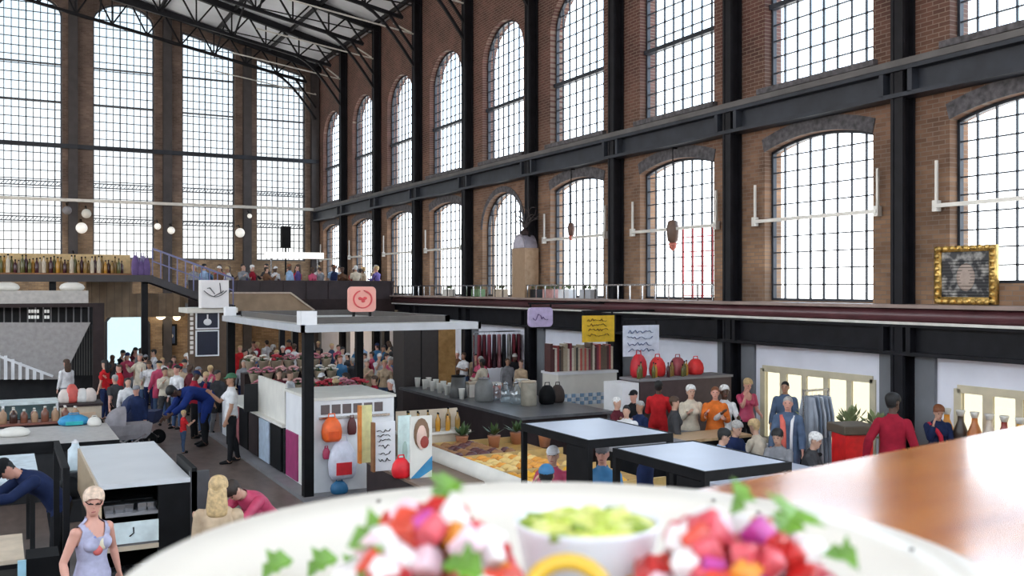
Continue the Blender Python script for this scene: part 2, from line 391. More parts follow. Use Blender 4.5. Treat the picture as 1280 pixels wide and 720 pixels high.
# --- back gallery and left landing
GZ = 2.95
struct(MB().box(6.3, 14.6, 38, BW, GZ - .2, GZ).build('floor_gallery', DBROWN))
trim(MB().box(6.3, 14.62, 37.86, 37.98, 2.35, 3.25), DBROWN)
b = MB().box(6.3, 14.6, 37.9, 37.98, 3.25, 3.95).box(6.3, 14.6, 37.85, 38.05, 3.93, 4.0)
for k in range(10): b.box(6.3 + k*.91, 6.36 + k*.91, 37.85, 37.9, 3.25, 3.95)
trim(b, mat('dark gallery balustrade', (.035, .022, .026), .45, 0, .2, 3))
for X in (6.5, 10.5, 14.4): trim(MB().box(X - .12, X + .12, 38.2, 38.44, 0, GZ - .2), STEEL)
LZ = 4.1
struct(MB().box(-6, 4.5, 34, 40, LZ - .12, LZ).build('floor_landing', DBROWN))
trim(MB().box(-6, 4.52, 33.9, 34.0, LZ - .2, LZ + .03), mat('black landing edge', (.02, .015, .018), .4, 0, .2, 3))
for X in (-2, 1.5, 4.3): trim(MB().box(X - .1, X + .1, 34.3, 34.5, 0, LZ - .12), STEEL)
# brick infill wall under the landing with stepped courses
trim(MB().box(2.8, 4.4, 38.6, 38.8, 2.6, LZ - .12).box(4.4, 6.3, 38.6, 38.8, 2.6, 3.5), brick_mat('tan striped brick', (.5, .38, .26), (.5, .38, .26), 0, 1))
# stair flight going down from the landing
b = MB(); n = 8
A = Vector((4.5, 34.0, LZ)); Bp = Vector((7.15, 34.0, 3.12))
for k in range(n):
    p = A + (Bp - A) * (k / n); b.box(p.x, p.x + (Bp.x - A.x) / n + .02, 34.05, 35.2, p.z - .16, p.z - .11)
for yy in (34.0, 35.22): b.prism([(4.45, LZ + .03), (4.45, LZ - .22), (Bp.x, Bp.z - .28), (Bp.x, Bp.z - .02)], 'y', yy - .04, yy + .04)
TN[0] += 1; st = struct(b.build('trim_%d' % TN[0], mat('black stair stringer', (.025, .022, .028), .4, 0, .2, 3)))
rb = MB()
BLUEM = mat('blue violet painted railing', (.16, .17, .33), .4, 0, .2, 3)
for k in range(11):
    p = A + (Bp - A) * (k / 10); rb.bar(p + Vector((0, .0, -.05)), p + Vector((0, 0, .92)), .035)
rb.bar(A + Vector((0, 0, .92)), Bp + Vector((0, 0, .92)), .06).bar(A + Vector((0, 0, .5)), Bp + Vector((0, 0, .5)), .04)
tag(rb.build('stair_railing', BLUEM), 'blue violet metal railing down the short stair below the back windows', 'railing')
pr = MB().bar((7.15, 34, 3.1), (7.15, 34, 0), .12); TN[0] += 1; struct(pr.build('trim_%d' % TN[0], STEEL))
# tan bulkhead with a sloping end, above the middle kiosk
a0 = ony(287, 366, 36); a1 = ony(362, 366, 36); a2 = ony(392, 388, 36); a3 = ony(287, 389, 36)
trim(MB().prism([(a0.x, a0.z), (a1.x, a1.z), (a2.x, a2.z), (a3.x, a3.z)], 'y', 35.9, 36.4), mat('tan brown bulkhead', (.36, .25, .16), .7, 0, .15, 3))
trim(MB().bar((a0.x, 35.88, a0.z), (a1.x, 35.88, a1.z), .06).bar((a1.x, 35.88, a1.z), (a2.x, 35.88, a2.z), .06), mat('pale bulkhead edge', (.6, .5, .4), .6))
trim(MB().box(7.5, 7.7, 36.4, 36.6, 0, 3.3).box(9.4, 9.6, 36.4, 36.6, 0, 3.0), STEEL)
#@@PART3
# ================================================================== PEOPLE
def V(*a): return np.array(a, float)
def rotx(v, a):      # positive a pitches the top of an upright vector forward (towards -Y)
    c, s = math.cos(a), math.sin(a); return V(v[0], v[1]*c - v[2]*s, v[1]*s + v[2]*c)
def unit(v): return v / (np.linalg.norm(v) + 1e-9)
POSES = {
 'stand': dict(),
 'relax': dict(tw=.0, thL=6, thR=-6, knL=4, knR=6, shL=(8, 12), shR=(4, 14), elL=18, elR=25),
 'walk': dict(lean=4, thL=24, knL=8, thR=-14, knR=22, shL=(-18, 8), shR=(22, 8), elL=20, elR=32),
 'talk': dict(thL=4, thR=-3, shL=(20, 14), shR=(30, 12), elL=85, elR=95, lean=2),
 'one': dict(thL=3, thR=-6, knR=8, shL=(6, 10), shR=(45, 14), elL=15, elR=90),
 'reach': dict(lean=22, lean2=30, thL=12, thR=-4, knL=10, shL=(62, 8), shR=(55, 10), elL=28, elR=35, head=18),
 'bend': dict(lean=72, lean2=88, thL=14, thR=2, knL=16, knR=8, shL=(38, 6), shR=(26, 6), elL=25, elR=20, head=20),
 'stoop': dict(lean=38, lean2=55, thL=10, thR=-2, knL=10, knR=5, shL=(60, 8), shR=(58, 8), elL=30, elR=42, head=30),
 'sit': dict(lean=8, lean2=12, thL=86, thR=86, knL=86, knR=86, abL=7, abR=7, shL=(28, 10), shR=(30, 10), elL=62, elR=70, head=8),
 'hips': dict(thL=3, thR=-3, shL=(-22, 26), shR=(-10, 20), elL=30, elR=40, head=8, yaw=-30),
 'phone': dict(thL=4, thR=-4, shL=(12, 10), shR=(50, 8), elL=60, elR=118, head=20),
}
def skeleton(P):
    g = lambda k, d=0.: P.get(k, d)
    up1 = rotx(V(0,0,1), R(g('lean'))); up2 = rotx(V(0,0,1), R(g('lean2', g('lean'))))
    J = {}; pel = V(0,0,0)
    J['pel'] = pel; J['waist'] = pel + up1*.18; J['chest'] = J['waist'] + unit(up1+up2)*.15 ; J['neck'] = J['chest'] + up2*.20
    upd = rotx(up2, R(g('head') - g('lean2', g('lean')) * .45))
    J['hb'] = J['neck'] + unit(up2 + upd)*.075; J['head'] = J['hb'] + upd*.115
    J['hup'] = upd; J['yaw'] = R(g('yaw')); J['up1'] = up1; J['up2'] = up2
    for s, k in ((1,'L'),(-1,'R')):
        sh = J['neck'] - up2*.078 + V(s*.172,0,0); J['sh'+k] = sh
        f, ab = g('sh'+k, (3, 9)); f, ab = R(f), R(ab); e = R(g('el'+k, 14))
        d1 = V(s*math.sin(ab), -math.sin(f)*math.cos(ab), -math.cos(f)*math.cos(ab))
        d2 = unit(V(s*math.sin(ab)*(.4 if e < .9 else -1.2), -math.sin(f+e), -math.cos(f+e)))
        J['el'+k] = sh + d1*.285; J['wr'+k] = J['el'+k] + d2*.25; J['hd'+k] = d2
        hp = pel + V(s*.092,0,-.03); J['hp'+k] = hp
        t, kn, a2 = R(g('th'+k)), R(g('kn'+k)), R(g('ab'+k, 2.5))
        d1 = unit(V(s*math.sin(a2), -math.sin(t), -math.cos(t))); d2 = unit(V(s*.02, -math.sin(t-kn), -math.cos(t-kn)))
        J['kn'+k] = hp + d1*.425; J['an'+k] = J['kn'+k] + d2*.415
    low = min(J['anL'][2], J['anR'][2])
    off = V(0,0,-low + .075)
    for k in J:
        if isinstance(J[k], np.ndarray) and k not in ('hup','up1','up2','hdL','hdR'): J[k] = J[k] + off
    return J
def seg_d(p, a, b):
    ab = b - a; t = np.clip(((p - a) @ ab) / (ab @ ab + 1e-9), 0, 1); return np.linalg.norm(p - (a + t[:,None]*ab), axis=1), t
def np_from(me):
    v = np.empty(len(me.vertices)*3); me.vertices.foreach_get('co', v)
    n = np.empty(len(me.vertices)*3); me.vertices.foreach_get('normal', n)
    return v.reshape(-1,3), n.reshape(-1,3), [tuple(p.vertices) for p in me.polygons]
def remesh(mb, vox, smooth=2):
    me = mb.mesh('tmp', []); o = bpy.data.objects.new('tmp', me); COL.objects.link(o)
    m = o.modifiers.new('r', 'REMESH'); m.mode = 'VOXEL'; m.voxel_size = vox
    m = o.modifiers.new('s', 'SMOOTH'); m.iterations = smooth; m.factor = .5
    dg = bpy.context.evaluated_depsgraph_get(); r = bpy.data.meshes.new_from_object(o.evaluated_get(dg))
    bpy.data.objects.remove(o); return r
def headframe(J):
    z = unit(J['hup']); y = rotx(V(0,1,0), math.atan2(-z[1], z[2])); x = V(1,0,0)
    c, s = math.cos(J['yaw']), math.sin(J['yaw']); return x*c + y*s, -x*s + y*c, z     # y points to the back of the head
def body_shell(J, fem, vox):
    b = MB(); u1, u2 = J['up1'], J['up2']
    hipw, waw, chw, shw = (.178, .128, .155, .165) if fem else (.168, .148, .172, .19)
    sp = [(J['pel'] - u1*.10, .11, .09), (J['pel'] - u1*.04, hipw*.95, .118), (J['pel'] + u1*.02, hipw, .122), (J['pel'] + u1*.09, (hipw+waw)/2, .112),
          (J['waist'], waw, .10), (J['chest'] - u2*.05, (waw+chw)/2, .108), (J['chest'] + u2*.04, chw, .118), (J['chest'] + u2*.10, shw, .106),
          (J['neck'] - u2*.06, shw*.88, .088), (J['neck'] - u2*.025, .125, .072), (J['neck'] + u2*.005, .075, .062), (J['neck'] + u2*.03, .055, .056)]
    b.tube([q[0] for q in sp], [(q[1], q[2]) for q in sp], 18, ref=(0, 1, 0.0) if abs(u1[2]) > .5 and abs(u2[2]) > .3 else (0, 0, 1))
    if fem:
        for s in (1,-1): b.ball(J['chest'] + V(s*.07,0,0) + rotx(V(0,-.085,.01), math.atan2(-u2[1], u2[2])), .062, .058, .062)
    x, y, z = headframe(J); hc = J['head']
    b.tube([J['neck'] - u2*.04, J['hb'], hc - z*.02 + y*.01], [.062, .052, .055], 12)
    prof = [(-.118,.018,.022,-.045), (-.108,.036,.036,-.045), (-.085,.052,.055,-.035), (-.055,.063,.072,-.018), (-.02,.071,.086,-.004), (.02,.075,.094,.0), (.06,.072,.091,.004), (.09,.058,.075,.006), (.108,.036,.047,.007), (.117,.01,.014,.008)]
    rings = []
    for h, rx, ry, oy in prof:
        c = hc + z*h + y*oy; rings.append([c + x*rx*math.cos(2*math.pi*k/16) + y*ry*math.sin(2*math.pi*k/16) for k in range(16)])
    b.loft(rings)
    f = hc - y*.09
    b.loft([[f + z*.018 + x*.007*a + y*.01*c for a, c in ((-1,1),(1,1),(0,-.4))], [f - z*.026 + x*.017*a - y*(.0 if c > 0 else .026) + y*.012*(c > 0) for a, c in ((-1,1),(1,1),(0,-.4))], [f - z*.038 + x*.012*a + y*.01*c for a, c in ((-1,1),(1,1),(0,-.4))]])
    for s in (1,-1): b.ball(hc + x*s*.077 + y*.008 - z*.008, .012, .022, .033, 8, 6)
    b.ball(f + y*.02 - z*.066, .026, .014, .012, 8, 5)
    for k, s in (('L',1),('R',-1)):
        sh, el, wr = J['sh'+k], J['el'+k], J['wr'+k]
        b.ball(sh, .056, .056, .056); ar = .9 if fem else 1.0
        b.tube([sh, sh+(el-sh)*.3, sh+(el-sh)*.65, el, el+(wr-el)*.25, el+(wr-el)*.6, wr], [.056*ar, .055*ar, .047*ar, .042*ar, .045*ar, .037*ar, .027*ar], 12)
        d = unit(J['hd'+k]); sd = unit(np.cross(d, V(0,1,0) if abs(d[1]) < .8 else V(0,0,1))); wd = unit(np.cross(d, sd))   # sd = thickness, wd = across the palm
        if sd[0]*s > 0: sd = -sd                          # palm faces the body
        pc = wr + d*.05
        b.loft([[wr + d*t + wd*rw*math.cos(2*math.pi*q/10) + sd*rt*math.sin(2*math.pi*q/10) for q in range(10)] for t, rw, rt in ((-.01,.026,.022),(.02,.034,.018),(.06,.042,.016),(.09,.040,.014),(.1,.034,.01))])
        for q, (o, ln) in enumerate(((-.031,.066),(-.0105,.078),(.0105,.073),(.031,.058))):
            p0 = wr + d*.088 + wd*o; p1 = p0 + unit(d + sd*.18)*ln*.45; p2 = p1 + unit(d + sd*.6)*ln*.3; p3 = p2 + unit(d + sd*1.1)*ln*.25
            b.tube([p0, p1, p2, p3], [.0105, .0098, .009, .0075], 8)
        t0 = wr + d*.03 - wd*.03; t1 = t0 + unit(d*.8 - wd*.9 + sd*.3)*.035; t2 = t1 + unit(d - wd*.35 + sd*.4)*.03
        b.tube([t0, t1, t2], [.014, .012, .009], 8)
        hp, kn, an = J['hp'+k], J['kn'+k], J['an'+k]; cb = unit(np.cross(V(1,0,0), unit(an-kn)))
        if cb[1] < 0: cb = -cb
        b.ball(hp, .09, .09, .09)
        b.tube([hp, hp+(kn-hp)*.25, hp+(kn-hp)*.6, kn, kn+(an-kn)*.12 + cb*.005, kn+(an-kn)*.35+cb*.016, kn+(an-kn)*.7+cb*.004, an], [.092, .09, .073, .056, .055, .06, .044, .037], 14)
        ft = unit(V((an-kn)[0]*0 + s*.12, -1, 0))
        b.tube([an + V(0,.045,-.035), an + V(0,.01,-.03), an + ft*.07 + V(0,0,-.042), an + ft*.15 + V(0,0,-.053), an + ft*.195 + V(0,0,-.057)], [(.032,.034), (.041,.045), (.043,.032), (.043,.02), (.028,.013)], 12, ref=(0,0,1))
    return remesh(b, vox)
TPL = {}
def template(pose, fem, vox):
    key = (pose, fem, vox)
    if key in TPL: return TPL[key]
    J = skeleton(POSES[pose]); me = body_shell(J, fem, vox); v, nrm, faces = np_from(me)
    segs = [('head', J['head'] + J['hup']*.03, J['hb'] + J['hup']*.03, .10), ('neck', J['hb'], J['neck'] + J['up2']*.015, .075), ('torso', J['pel'] + J['up1']*.07, J['neck'] - J['up2']*.07, .19), ('hip', J['pel'] - J['up1']*.05, J['pel'] + J['up1']*.05, .17)]
    for k in 'LR':
        d = unit(J['hd'+k]); x2 = V(1 if k == 'L' else -1, 0, 0)
        segs += [('uarm', J['sh'+k], J['el'+k], .065), ('farm', J['el'+k], J['wr'+k] - d*.01, .05), ('hand', J['wr'+k] + d*.005, J['wr'+k] + d*.16, .055),
                 ('thigh', J['hp'+k], J['kn'+k], .095), ('calf', J['kn'+k], J['an'+k] - unit(J['kn'+k]-J['an'+k])*.01, .065), ('foot'+k, J['an'+k] + V(0,.03,-.045), J['an'+k] + V(0,-.17,-.055), .05)]
    D = []; T = []
    for n, a, c, r in segs:
        d, t = seg_d(v, np.array(a), np.array(c)); D.append(d / r); T.append(t)
    idx = np.argmin(np.array(D), axis=0); reg = np.array([s[0] for s in segs])[idx]
    spine = (v - J['pel']) @ J['up1']
    F_ = np.array(faces) if all(len(f) == 4 for f in faces) else None
    def part(mask, off):
        vv = v + nrm * (off if np.isscalar(off) else off[:,None]); used = {}; fs = []; vs = []
        fm = [f for f in faces if all(mask[i] for i in f)]
        for f in fm:
            q = []
            for i in f:
                if i not in used: used[i] = len(vs); vs.append(tuple(vv[i]))
                q.append(used[i])
            fs.append(q)
        m = bpy.data.meshes.new('clothing'); m.from_pydata(vs, [], fs); m.update()
        m.materials.append(None)
        m.polygons.foreach_set('use_smooth', [True]*len(m.polygons)); return m
    isin = lambda *n: np.isin(reg, n)
    x, y, z = headframe(J); q = v - J['head']; hx, hy, hz = q @ x, q @ y, q @ z
    headish = isin('head','neck') & (hz > -.15)
    near = np.linalg.norm(q, axis=1) < .2
    hm = {}
    base = headish & near & (hz > np.maximum(-.075, -.028 - .95*hy)) & ~((np.abs(hx) > .066) & (np.abs(hy) < .03) & (hz < .02))
    hm['short'] = (base, np.where(base, .012 + .012*np.clip(hz/.1, 0, 1), 0)); hm['cap'] = (headish & near & (hz > .028), .016 + 0*hz)
    hm['crop'] = (base, .006 + 0*hz); hm['full'] = (base, .017 + .018*np.clip(hz/.1, 0, 1))
    t = dict(J=J, body=me, hx=x, hy=y, hz=z)
    me.materials.clear(); me.materials.append(None); me.polygons.foreach_set('use_smooth', [True]*len(me.polygons))
    long_m = isin('torso','uarm','farm') | (isin('hip') & (spine > -.03)) | (isin('thigh') & (spine > -.03) & (np.abs(v[:,0]) < .25) & (pose != 'sit'))
    tank = isin('torso') | (isin('hip') & (spine > -.06))
    coat = long_m | isin('hip') | (isin('thigh') & (v[:,2] > .62) & (pose != 'sit'))
    vneck = (v[:,1] < J['neck'][1] - .02) & (v[:,2] > J['chest'][2] + .07) & (np.abs(v[:,0]) < .035 + .5*(v[:,2] - J['chest'][2] - .07))
    if pose in ('hips', 'phone'): tank = tank & ~vneck
    tee_t = np.array(T); ua = np.zeros(len(v), bool)
    for k, s in enumerate(segs):
        if s[0] == 'uarm': ua |= (idx == k) & (tee_t[k] < .72)
    t['tops'] = dict(long=part(long_m, .016), tank=part(tank, .013), tee=part(tank | ua, .015), coat=part(coat, .024))
    t['legs'] = part(isin('thigh','calf') | isin('hip') , .010)
    t['shoes'] = [part(isin('foot'+k), .008) for k in 'LR']
    t['hair'] = {}
    for k, (mask, off) in hm.items():
        t['hair'][k] = part(mask, off)
    lm = MB(); hc = J['head']
    def hp(a, b_, c): return hc + x*a + y*b_ + z*c
    rings = []
    for c, rx, ry, oy in ((.128,.03,.03,.01), (.118,.062,.07,.012), (.07,.088,.10,.022), (.0,.094,.085,.045), (-.08,.098,.075,.06), (-.16,.105,.062,.075), (-.22,.10,.05,.085), (-.25,.06,.03,.085)):
        rings.append([hp(rx*math.cos(2*math.pi*k/20), oy + ry*math.sin(2*math.pi*k/20), c) for k in range(20)])
    lm.loft(rings)
    t['hair']['long'] = lm.mesh('hair', [None], True)
    bn = MB(); bn.ball(hp(0, .085, .075), .05, .05, .05)
    t['bun'] = bn.mesh('bun', [None], True)
    vz = MB(); vz.loft([[hp(.07*math.cos(a), -.075 - d*math.sin(a), .035 + h) for a in [math.pi*k/8 for k in range(9)]] for d, h in ((.01,.0),(.075,-.012),(.075,-.004),(.01,.012))])
    t['visor'] = vz.mesh('visor', [None], True)
    hd = MB(); rings = []
    for c, rx, ry, oy in ((.142,.03,.035,.01), (.13,.066,.075,.01), (.07,.096,.106,.012), (.0,.098,.07,.05), (-.07,.094,.075,.045), (-.14,.10,.10,.01), (-.18,.13,.12,.01)):
        rings.append([hp(rx*math.cos(2*math.pi*k/20), oy + ry*math.sin(2*math.pi*k/20), c) for k in range(20)])
    hd.loft(rings); t['hair']['scarf'] = hd.mesh('scarf', [None], True)
    ey = MB().ball(hp(0,0,0), .0125, .008, .0085, 8, 6); t['eye'] = (ey.mesh('eye', [None], True), x*.031 - y*.083 + z*.012)
    mo = MB().ball(hp(0,-.092,-.066), .026, .008, .006, 10, 5); t['mouth'] = mo.mesh('mouth', [None], True)
    gl = MB()
    for s in (1,-1): gl.box(-.022, .022, -.003, .003, -.016, .016)
    gl = MB(); 
    for s in (1,-1):
        c = hp(s*.032, -.098, .012); gl.bar(c - x*.022, c + x*.022, .03, .006)
        gl.bar(hp(s*.056, -.095, .015), hp(s*.078, .0, .012), .006)
    t['glasses'] = gl.mesh('glasses', [None])
    TPL[key] = t; return t
def cloth(name, c): return mat(name, c, .85, 0, .18, 9, .2)
CLO = {'navy': (.014,.024,.075), 'black': (.012,.012,.014), 'charcoal': (.05,.05,.055), 'white': (.72,.71,.72), 'cream': (.62,.54,.43), 'red': (.55,.02,.025), 'crimson': (.30,.012,.03), 'pink': (.65,.28,.29), 'pale blue': (.33,.47,.68), 'blue': (.03,.12,.42), 'grey': (.25,.25,.27), 'lilac': (.42,.41,.55), 'maroon': (.12,.02,.03), 'brown': (.16,.08,.045), 'green': (.06,.16,.09), 'orange': (.7,.17,.03), 'beige': (.5,.37,.25), 'denim': (.06,.10,.19), 'teal': (.02,.18,.25), 'purple': (.12,.09,.28), 'peach': (.72,.40,.28), 'slate blue': (.09,.13,.21), 'royal blue': (.012,.03,.16), 'yellow': (.7,.42,.04)}
HAIR = {'black': (.01,.009,.009), 'brown': (.07,.035,.018), 'dark brown': (.028,.016,.011), 'blond': (.55,.38,.19), 'grey': (.38,.36,.34), 'white': (.72,.70,.68), 'auburn': (.22,.07,.025), 'pale blond': (.68,.50,.38)}
SKIN = {'fair': (.62,.36,.26), 'tan': (.42,.22,.14), 'dark': (.10,.05,.033), 'rosy': (.66,.33,.25)}
EYEM = mat('dark eyes', (.02,.015,.015), .3); LIPM = mat('lips', (.36,.10,.09), .5)
def setm(o, m):
    o.material_slots[0].link = 'OBJECT'; o.material_slots[0].material = m
PPOS = []
def person(pos, rz, label, group=None, pose='stand', fem=False, top='navy', tk='long', legs='black', hair='brown', hs='short', skin='fair', vox=.02, face=False, sc=1., bun=False, visor=None, glasses=False, hat=None, shoes='black'):
    PPOS.append(Vector(pos)); t = template(pose, fem, vox)
    r = link('person', t['body'], None, pos, rz); r.scale = (sc,)*3; setm(r, mat('skin ' + skin, SKIN[skin], .5, 0, .06, 6)); tag(r, label, 'person', group)
    def add(n, me, m, loc=None):
        o = link(n, me, r, loc); setm(o, m); return o
    add('jacket' if tk == 'coat' else 'shirt', t['tops'][tk], cloth(top + ' cloth', CLO[top])); add('trousers', t['legs'], cloth(legs + ' cloth', CLO[legs]))
    for s in t['shoes']: add('shoe', s, cloth(shoes + ' cloth', CLO[shoes]))
    if hs == 'cap':
        add('hair', t['hair']['crop'], mat('hair ' + hair, HAIR[hair], .6, 0, .25, 30)); add('cap', t['hair']['cap'], cloth((hat or 'black') + ' cloth', CLO[hat or 'black']))
        if visor is not False: add('cap_visor', t['visor'], cloth((hat or 'black') + ' cloth', CLO[hat or 'black']))
    elif hs == 'scarf': add('headscarf', t['hair']['scarf'], cloth((hat or 'white') + ' cloth', CLO[hat or 'white']))
    elif hs: 
        add('hair', t['hair'][hs if hs != 'long' else 'full'], mat('hair ' + hair, HAIR[hair], .6, 0, .25, 30))
        if hs == 'long': pass
    if hs == 'long':
        o = [c for c in r.children if c.name.startswith('hair')][0]
        add('long_hair', t['hair']['long_back'] if 'long_back' in t['hair'] else long_back(t), mat('hair ' + hair, HAIR[hair], .6, 0, .25, 30))
    if bun: add('hair_bun', t['bun'], mat('hair ' + hair, HAIR[hair], .6, 0, .25, 30))
    if face:
        for s in (1,-1):
            e = t['eye'][1]; q = t['hx']*(.031*s) - t['hy']*.083 + t['hz']*.012; add('eye', t['eye'][0], EYEM, tuple(q))
        add('mouth', t['mouth'], LIPM)
    if glasses: add('glasses', t['glasses'], BLACK)
    return r
def long_back(t):
    J, x, y, z = t['J'], t['hx'], t['hy'], t['hz']; hc = J['head']; b = MB(); rings = []
    for c, rx, ry, oy in ((.07,.07,.04,.06), (.0,.092,.05,.062), (-.08,.10,.052,.066), (-.16,.108,.046,.078), (-.23,.10,.038,.09), (-.27,.06,.02,.092)):
        rings.append([hc + x*rx*math.cos(2*math.pi*k/16) + y*(oy + ry*math.sin(2*math.pi*k/16)) + z*c for k in range(16)])
    b.loft(rings); t['hair']['long_back'] = b.mesh('long hair', [None], True); return t['hair']['long_back']
# ================================================================== STALLS AND GOODS
def cm(name, c, rough=.5, **k): return mat(name, c, rough, 0, .15, 7, **k)
def squiggle(t, m, name, o, ux, uz, n, w, h, th=.012, seed=1, rows=1, out=(0, -.01, 0)):
    """handwritten-looking strokes on a plane spanned by ux, uz; each line of writing is its own part"""
    r = random.Random(seed); o, ux, uz, out = Vector(o), Vector(ux), Vector(uz), Vector(out)
    for j in range(rows):
        b = MB(); x = -w/2 + r.random() * w * .08; y = h/2 - (j + .5) * h / rows; prev = None; x1 = w/2 * (1 - r.random() * .25); st = (x1 - x) / n
        for i in range(n):
            p = o + ux * (x + st * i) + uz * (y + (r.random() - .5) * h / rows * .62) + out
            if prev is not None: b.bar(prev, p, th, .006)
            prev = p
        b.build(name, m, t)
# --- kiosk with the flat canopy (middle)
K = thing('canopy_kiosk', 'open kiosk with flat pale canopy on black posts and white bracket boxes', 'kiosk', (4.74, 16.46, 0))
def kb(b, *a): return b.box(a[0]-4.74, a[1]-4.74, a[2]-16.46, a[3]-16.46, a[4], a[5])
CAN = mat('pale canopy sheet', (.60, .59, .56), .5, 0, .06, 1)
kb(MB(), 4.6, 8.0, 16.3, 23.0, 2.99, 3.05).build('canopy', CAN, K)
b = MB(); kb(b, 4.58, 8.02, 16.28, 16.34, 2.93, 3.06); kb(b, 4.58, 4.64, 16.28, 23.02, 2.93, 3.06); kb(b, 4.58, 8.02, 22.96, 23.02, 2.93, 3.06); kb(b, 7.96, 8.02, 16.28, 23.02, 2.93, 3.06)
b.build('canopy_edge', GREY, K)
b = MB(); kb(b, 4.9, 7.7, 17.0, 17.1, 3.05, 3.17); kb(b, 4.9, 5.0, 17.0, 22.5, 3.05, 3.17); kb(b, 4.9, 7.7, 22.4, 22.5, 3.05, 3.17); kb(b, 7.6, 7.7, 17, 22.5, 3.05, 3.17); b.build('roof_frame', mat('dark bronze frame', (.07, .06, .055), .4), K)
for X, Y in ((4.74, 16.46), (4.74, 22.8), (7.86, 16.46), (7.86, 22.8)):
    if (X, Y) == (7.86, 16.46): continue
    kb(MB(), X - .085, X + .085, Y - .085, Y + .085, 0, 2.99).build('post', BLACK, K)
for X, Y, s in ((4.72, 16.45, .14), (4.72, 22.8, .12)): kb(MB(), X - s, X + s, Y - s, Y + s, 3.06, 3.06 + s * 1.7).build('bracket_box', WHITE, K)
kb(MB(), 4.62, 8.0, 16.3, 24.8, 0, .07).build('plinth', MIDG, K)
# aisle-side counter with coloured panels
C = thing('aisle_counter', 'long kiosk counter with white, black and magenta front panels along the aisle', 'counter', (4.85, 18.62, .07))
MB().box(0, .75, 0, 5.8, .9, .95).build('counter_top', OFFW, C)
MB().box(.05, .72, .02, 5.78, 0, .9).build('body', DARK, C)
pc = [OFFW, cm('magenta panel', (.32, .03, .13)), BLACK, cm('pale blue panel', (.42, .5, .6)), DBROWN, BLACK, cm('rose panel', (.45, .16, .17)), WHITE]
for k in range(6): MB().box(.0, .05, .1 + k*.95, .95 + k*.95, .03, .88).build('front_panel', pc[k+2], C)
B_ = thing('back_display', 'beige display back panel standing on the aisle counter', 'panel', (4.95, 18.8, 1.02))
MB().box(0, .05, 0, 2.2, 0, .78).build('panel', OFFW, B_); MB().box(-.3, 0, 2.2, 2.24, 0, .6).build('end_board', DARK, B_); MB().box(.05, .5, 0, .04, 0, .04).build('foot', DARK, B_); MB().box(.05, .5, 2.1, 2.14, 0, .04).build('foot', DARK, B_)
# white cabinet right of the post
X2 = 6.4
W = thing('white_cabinet', 'white cabinet beside the front black post of the canopy kiosk', 'cabinet', (4.9, 16.62, .07))
MB().box(0, 1.5, 0, 1.9, 0, 1.63).build('body', WHITE, W); MB().box(-.03, 1.53, -.03, 1.93, 1.63, 1.68).build('top', OFFW, W)
b = MB()
for k in range(6): b.box(.12 + k*.2, .28 + k*.2, -.012, 0, 1.38, 1.55)
for k in range(2): MB().box(-.03, 0, .1 + k*.9, .9 + k*.9, .03, .9).build('side_panel', pc[k], W)
b.build('picture_strip', cm('dark small pictures', (.12, .09, .09)), W)
MB().box(.08, 1.4, -.05, 0, 1.3, 1.34).build('hook_rail', CHROME, W)
def bag(name, label, cat, p, w, h, d, m, strap=True, knob=None, grp=None):
    t = thing(name, label, cat, p); b = MB(); rings = []
    for z, s in ((0, .75), (h*.12, .98), (h*.4, 1.05), (h*.7, .92), (h*.92, .6), (h, .35)):
        rings.append([(w/2*s*math.copysign(abs(math.cos(a))**.7, math.cos(a)), d/2*s*math.copysign(abs(math.sin(a))**.7, math.sin(a)), z) for a in [2*math.pi*k/16 for k in range(16)]])
    b.loft(rings); b.build('bag_body', m, t, True)
    if strap: MB().tube([(-w*.2, 0, h*.9), (-w*.15, 0, h*1.15), (w*.15, 0, h*1.15), (w*.2, 0, h*.9)], .012, 6).build('handle', m, t, True)
    if knob: MB().box(-w*.28, w*.28, -d*.56, -d*.4, h*.12, h*.45).build('pocket', knob, t)
    return t
q = ony(414, 560, 16.45); bag('backpack', 'bright orange backpack hung on the white cabinet', 'bag', (q.x, 16.42, 1.0), .34, .42, .26, cm('orange nylon', (.85, .13, .02)), True, cm('dark orange nylon', (.7, .08, .01)))
q = ony(428, 580, 16.4); bag('tote_bag', 'big white cloth bag with red print hung below the orange backpack', 'bag', (q.x, 16.4, .33), .5, .66, .2, cm('white cotton', (.66, .66, .76)), True, cm('red print', (.6, .02, .03)))
q = ony(441, 540, 16.45); bag('small_bag', 'dark maroon pouch hung right of the orange backpack', 'bag', (q.x, 16.5, 1.08), .16, .3, .1, cm('dark maroon cloth', (.1, .02, .02)))
q = ony(409, 590, 16.45); bag('hand_bag', 'small pink purse hung at the left of the white cloth bag', 'bag', (q.x, 16.5, .68), .13, .2, .1, cm('pink cloth', (.5, .05, .12)))
q = ony(424, 610, 16.4); bag('denim_bag', 'small blue bag standing on the plinth below the white cloth bag', 'bag', (q.x, 16.4, .07), .3, .22, .2, cm('blue cloth', (.03, .16, .33)))
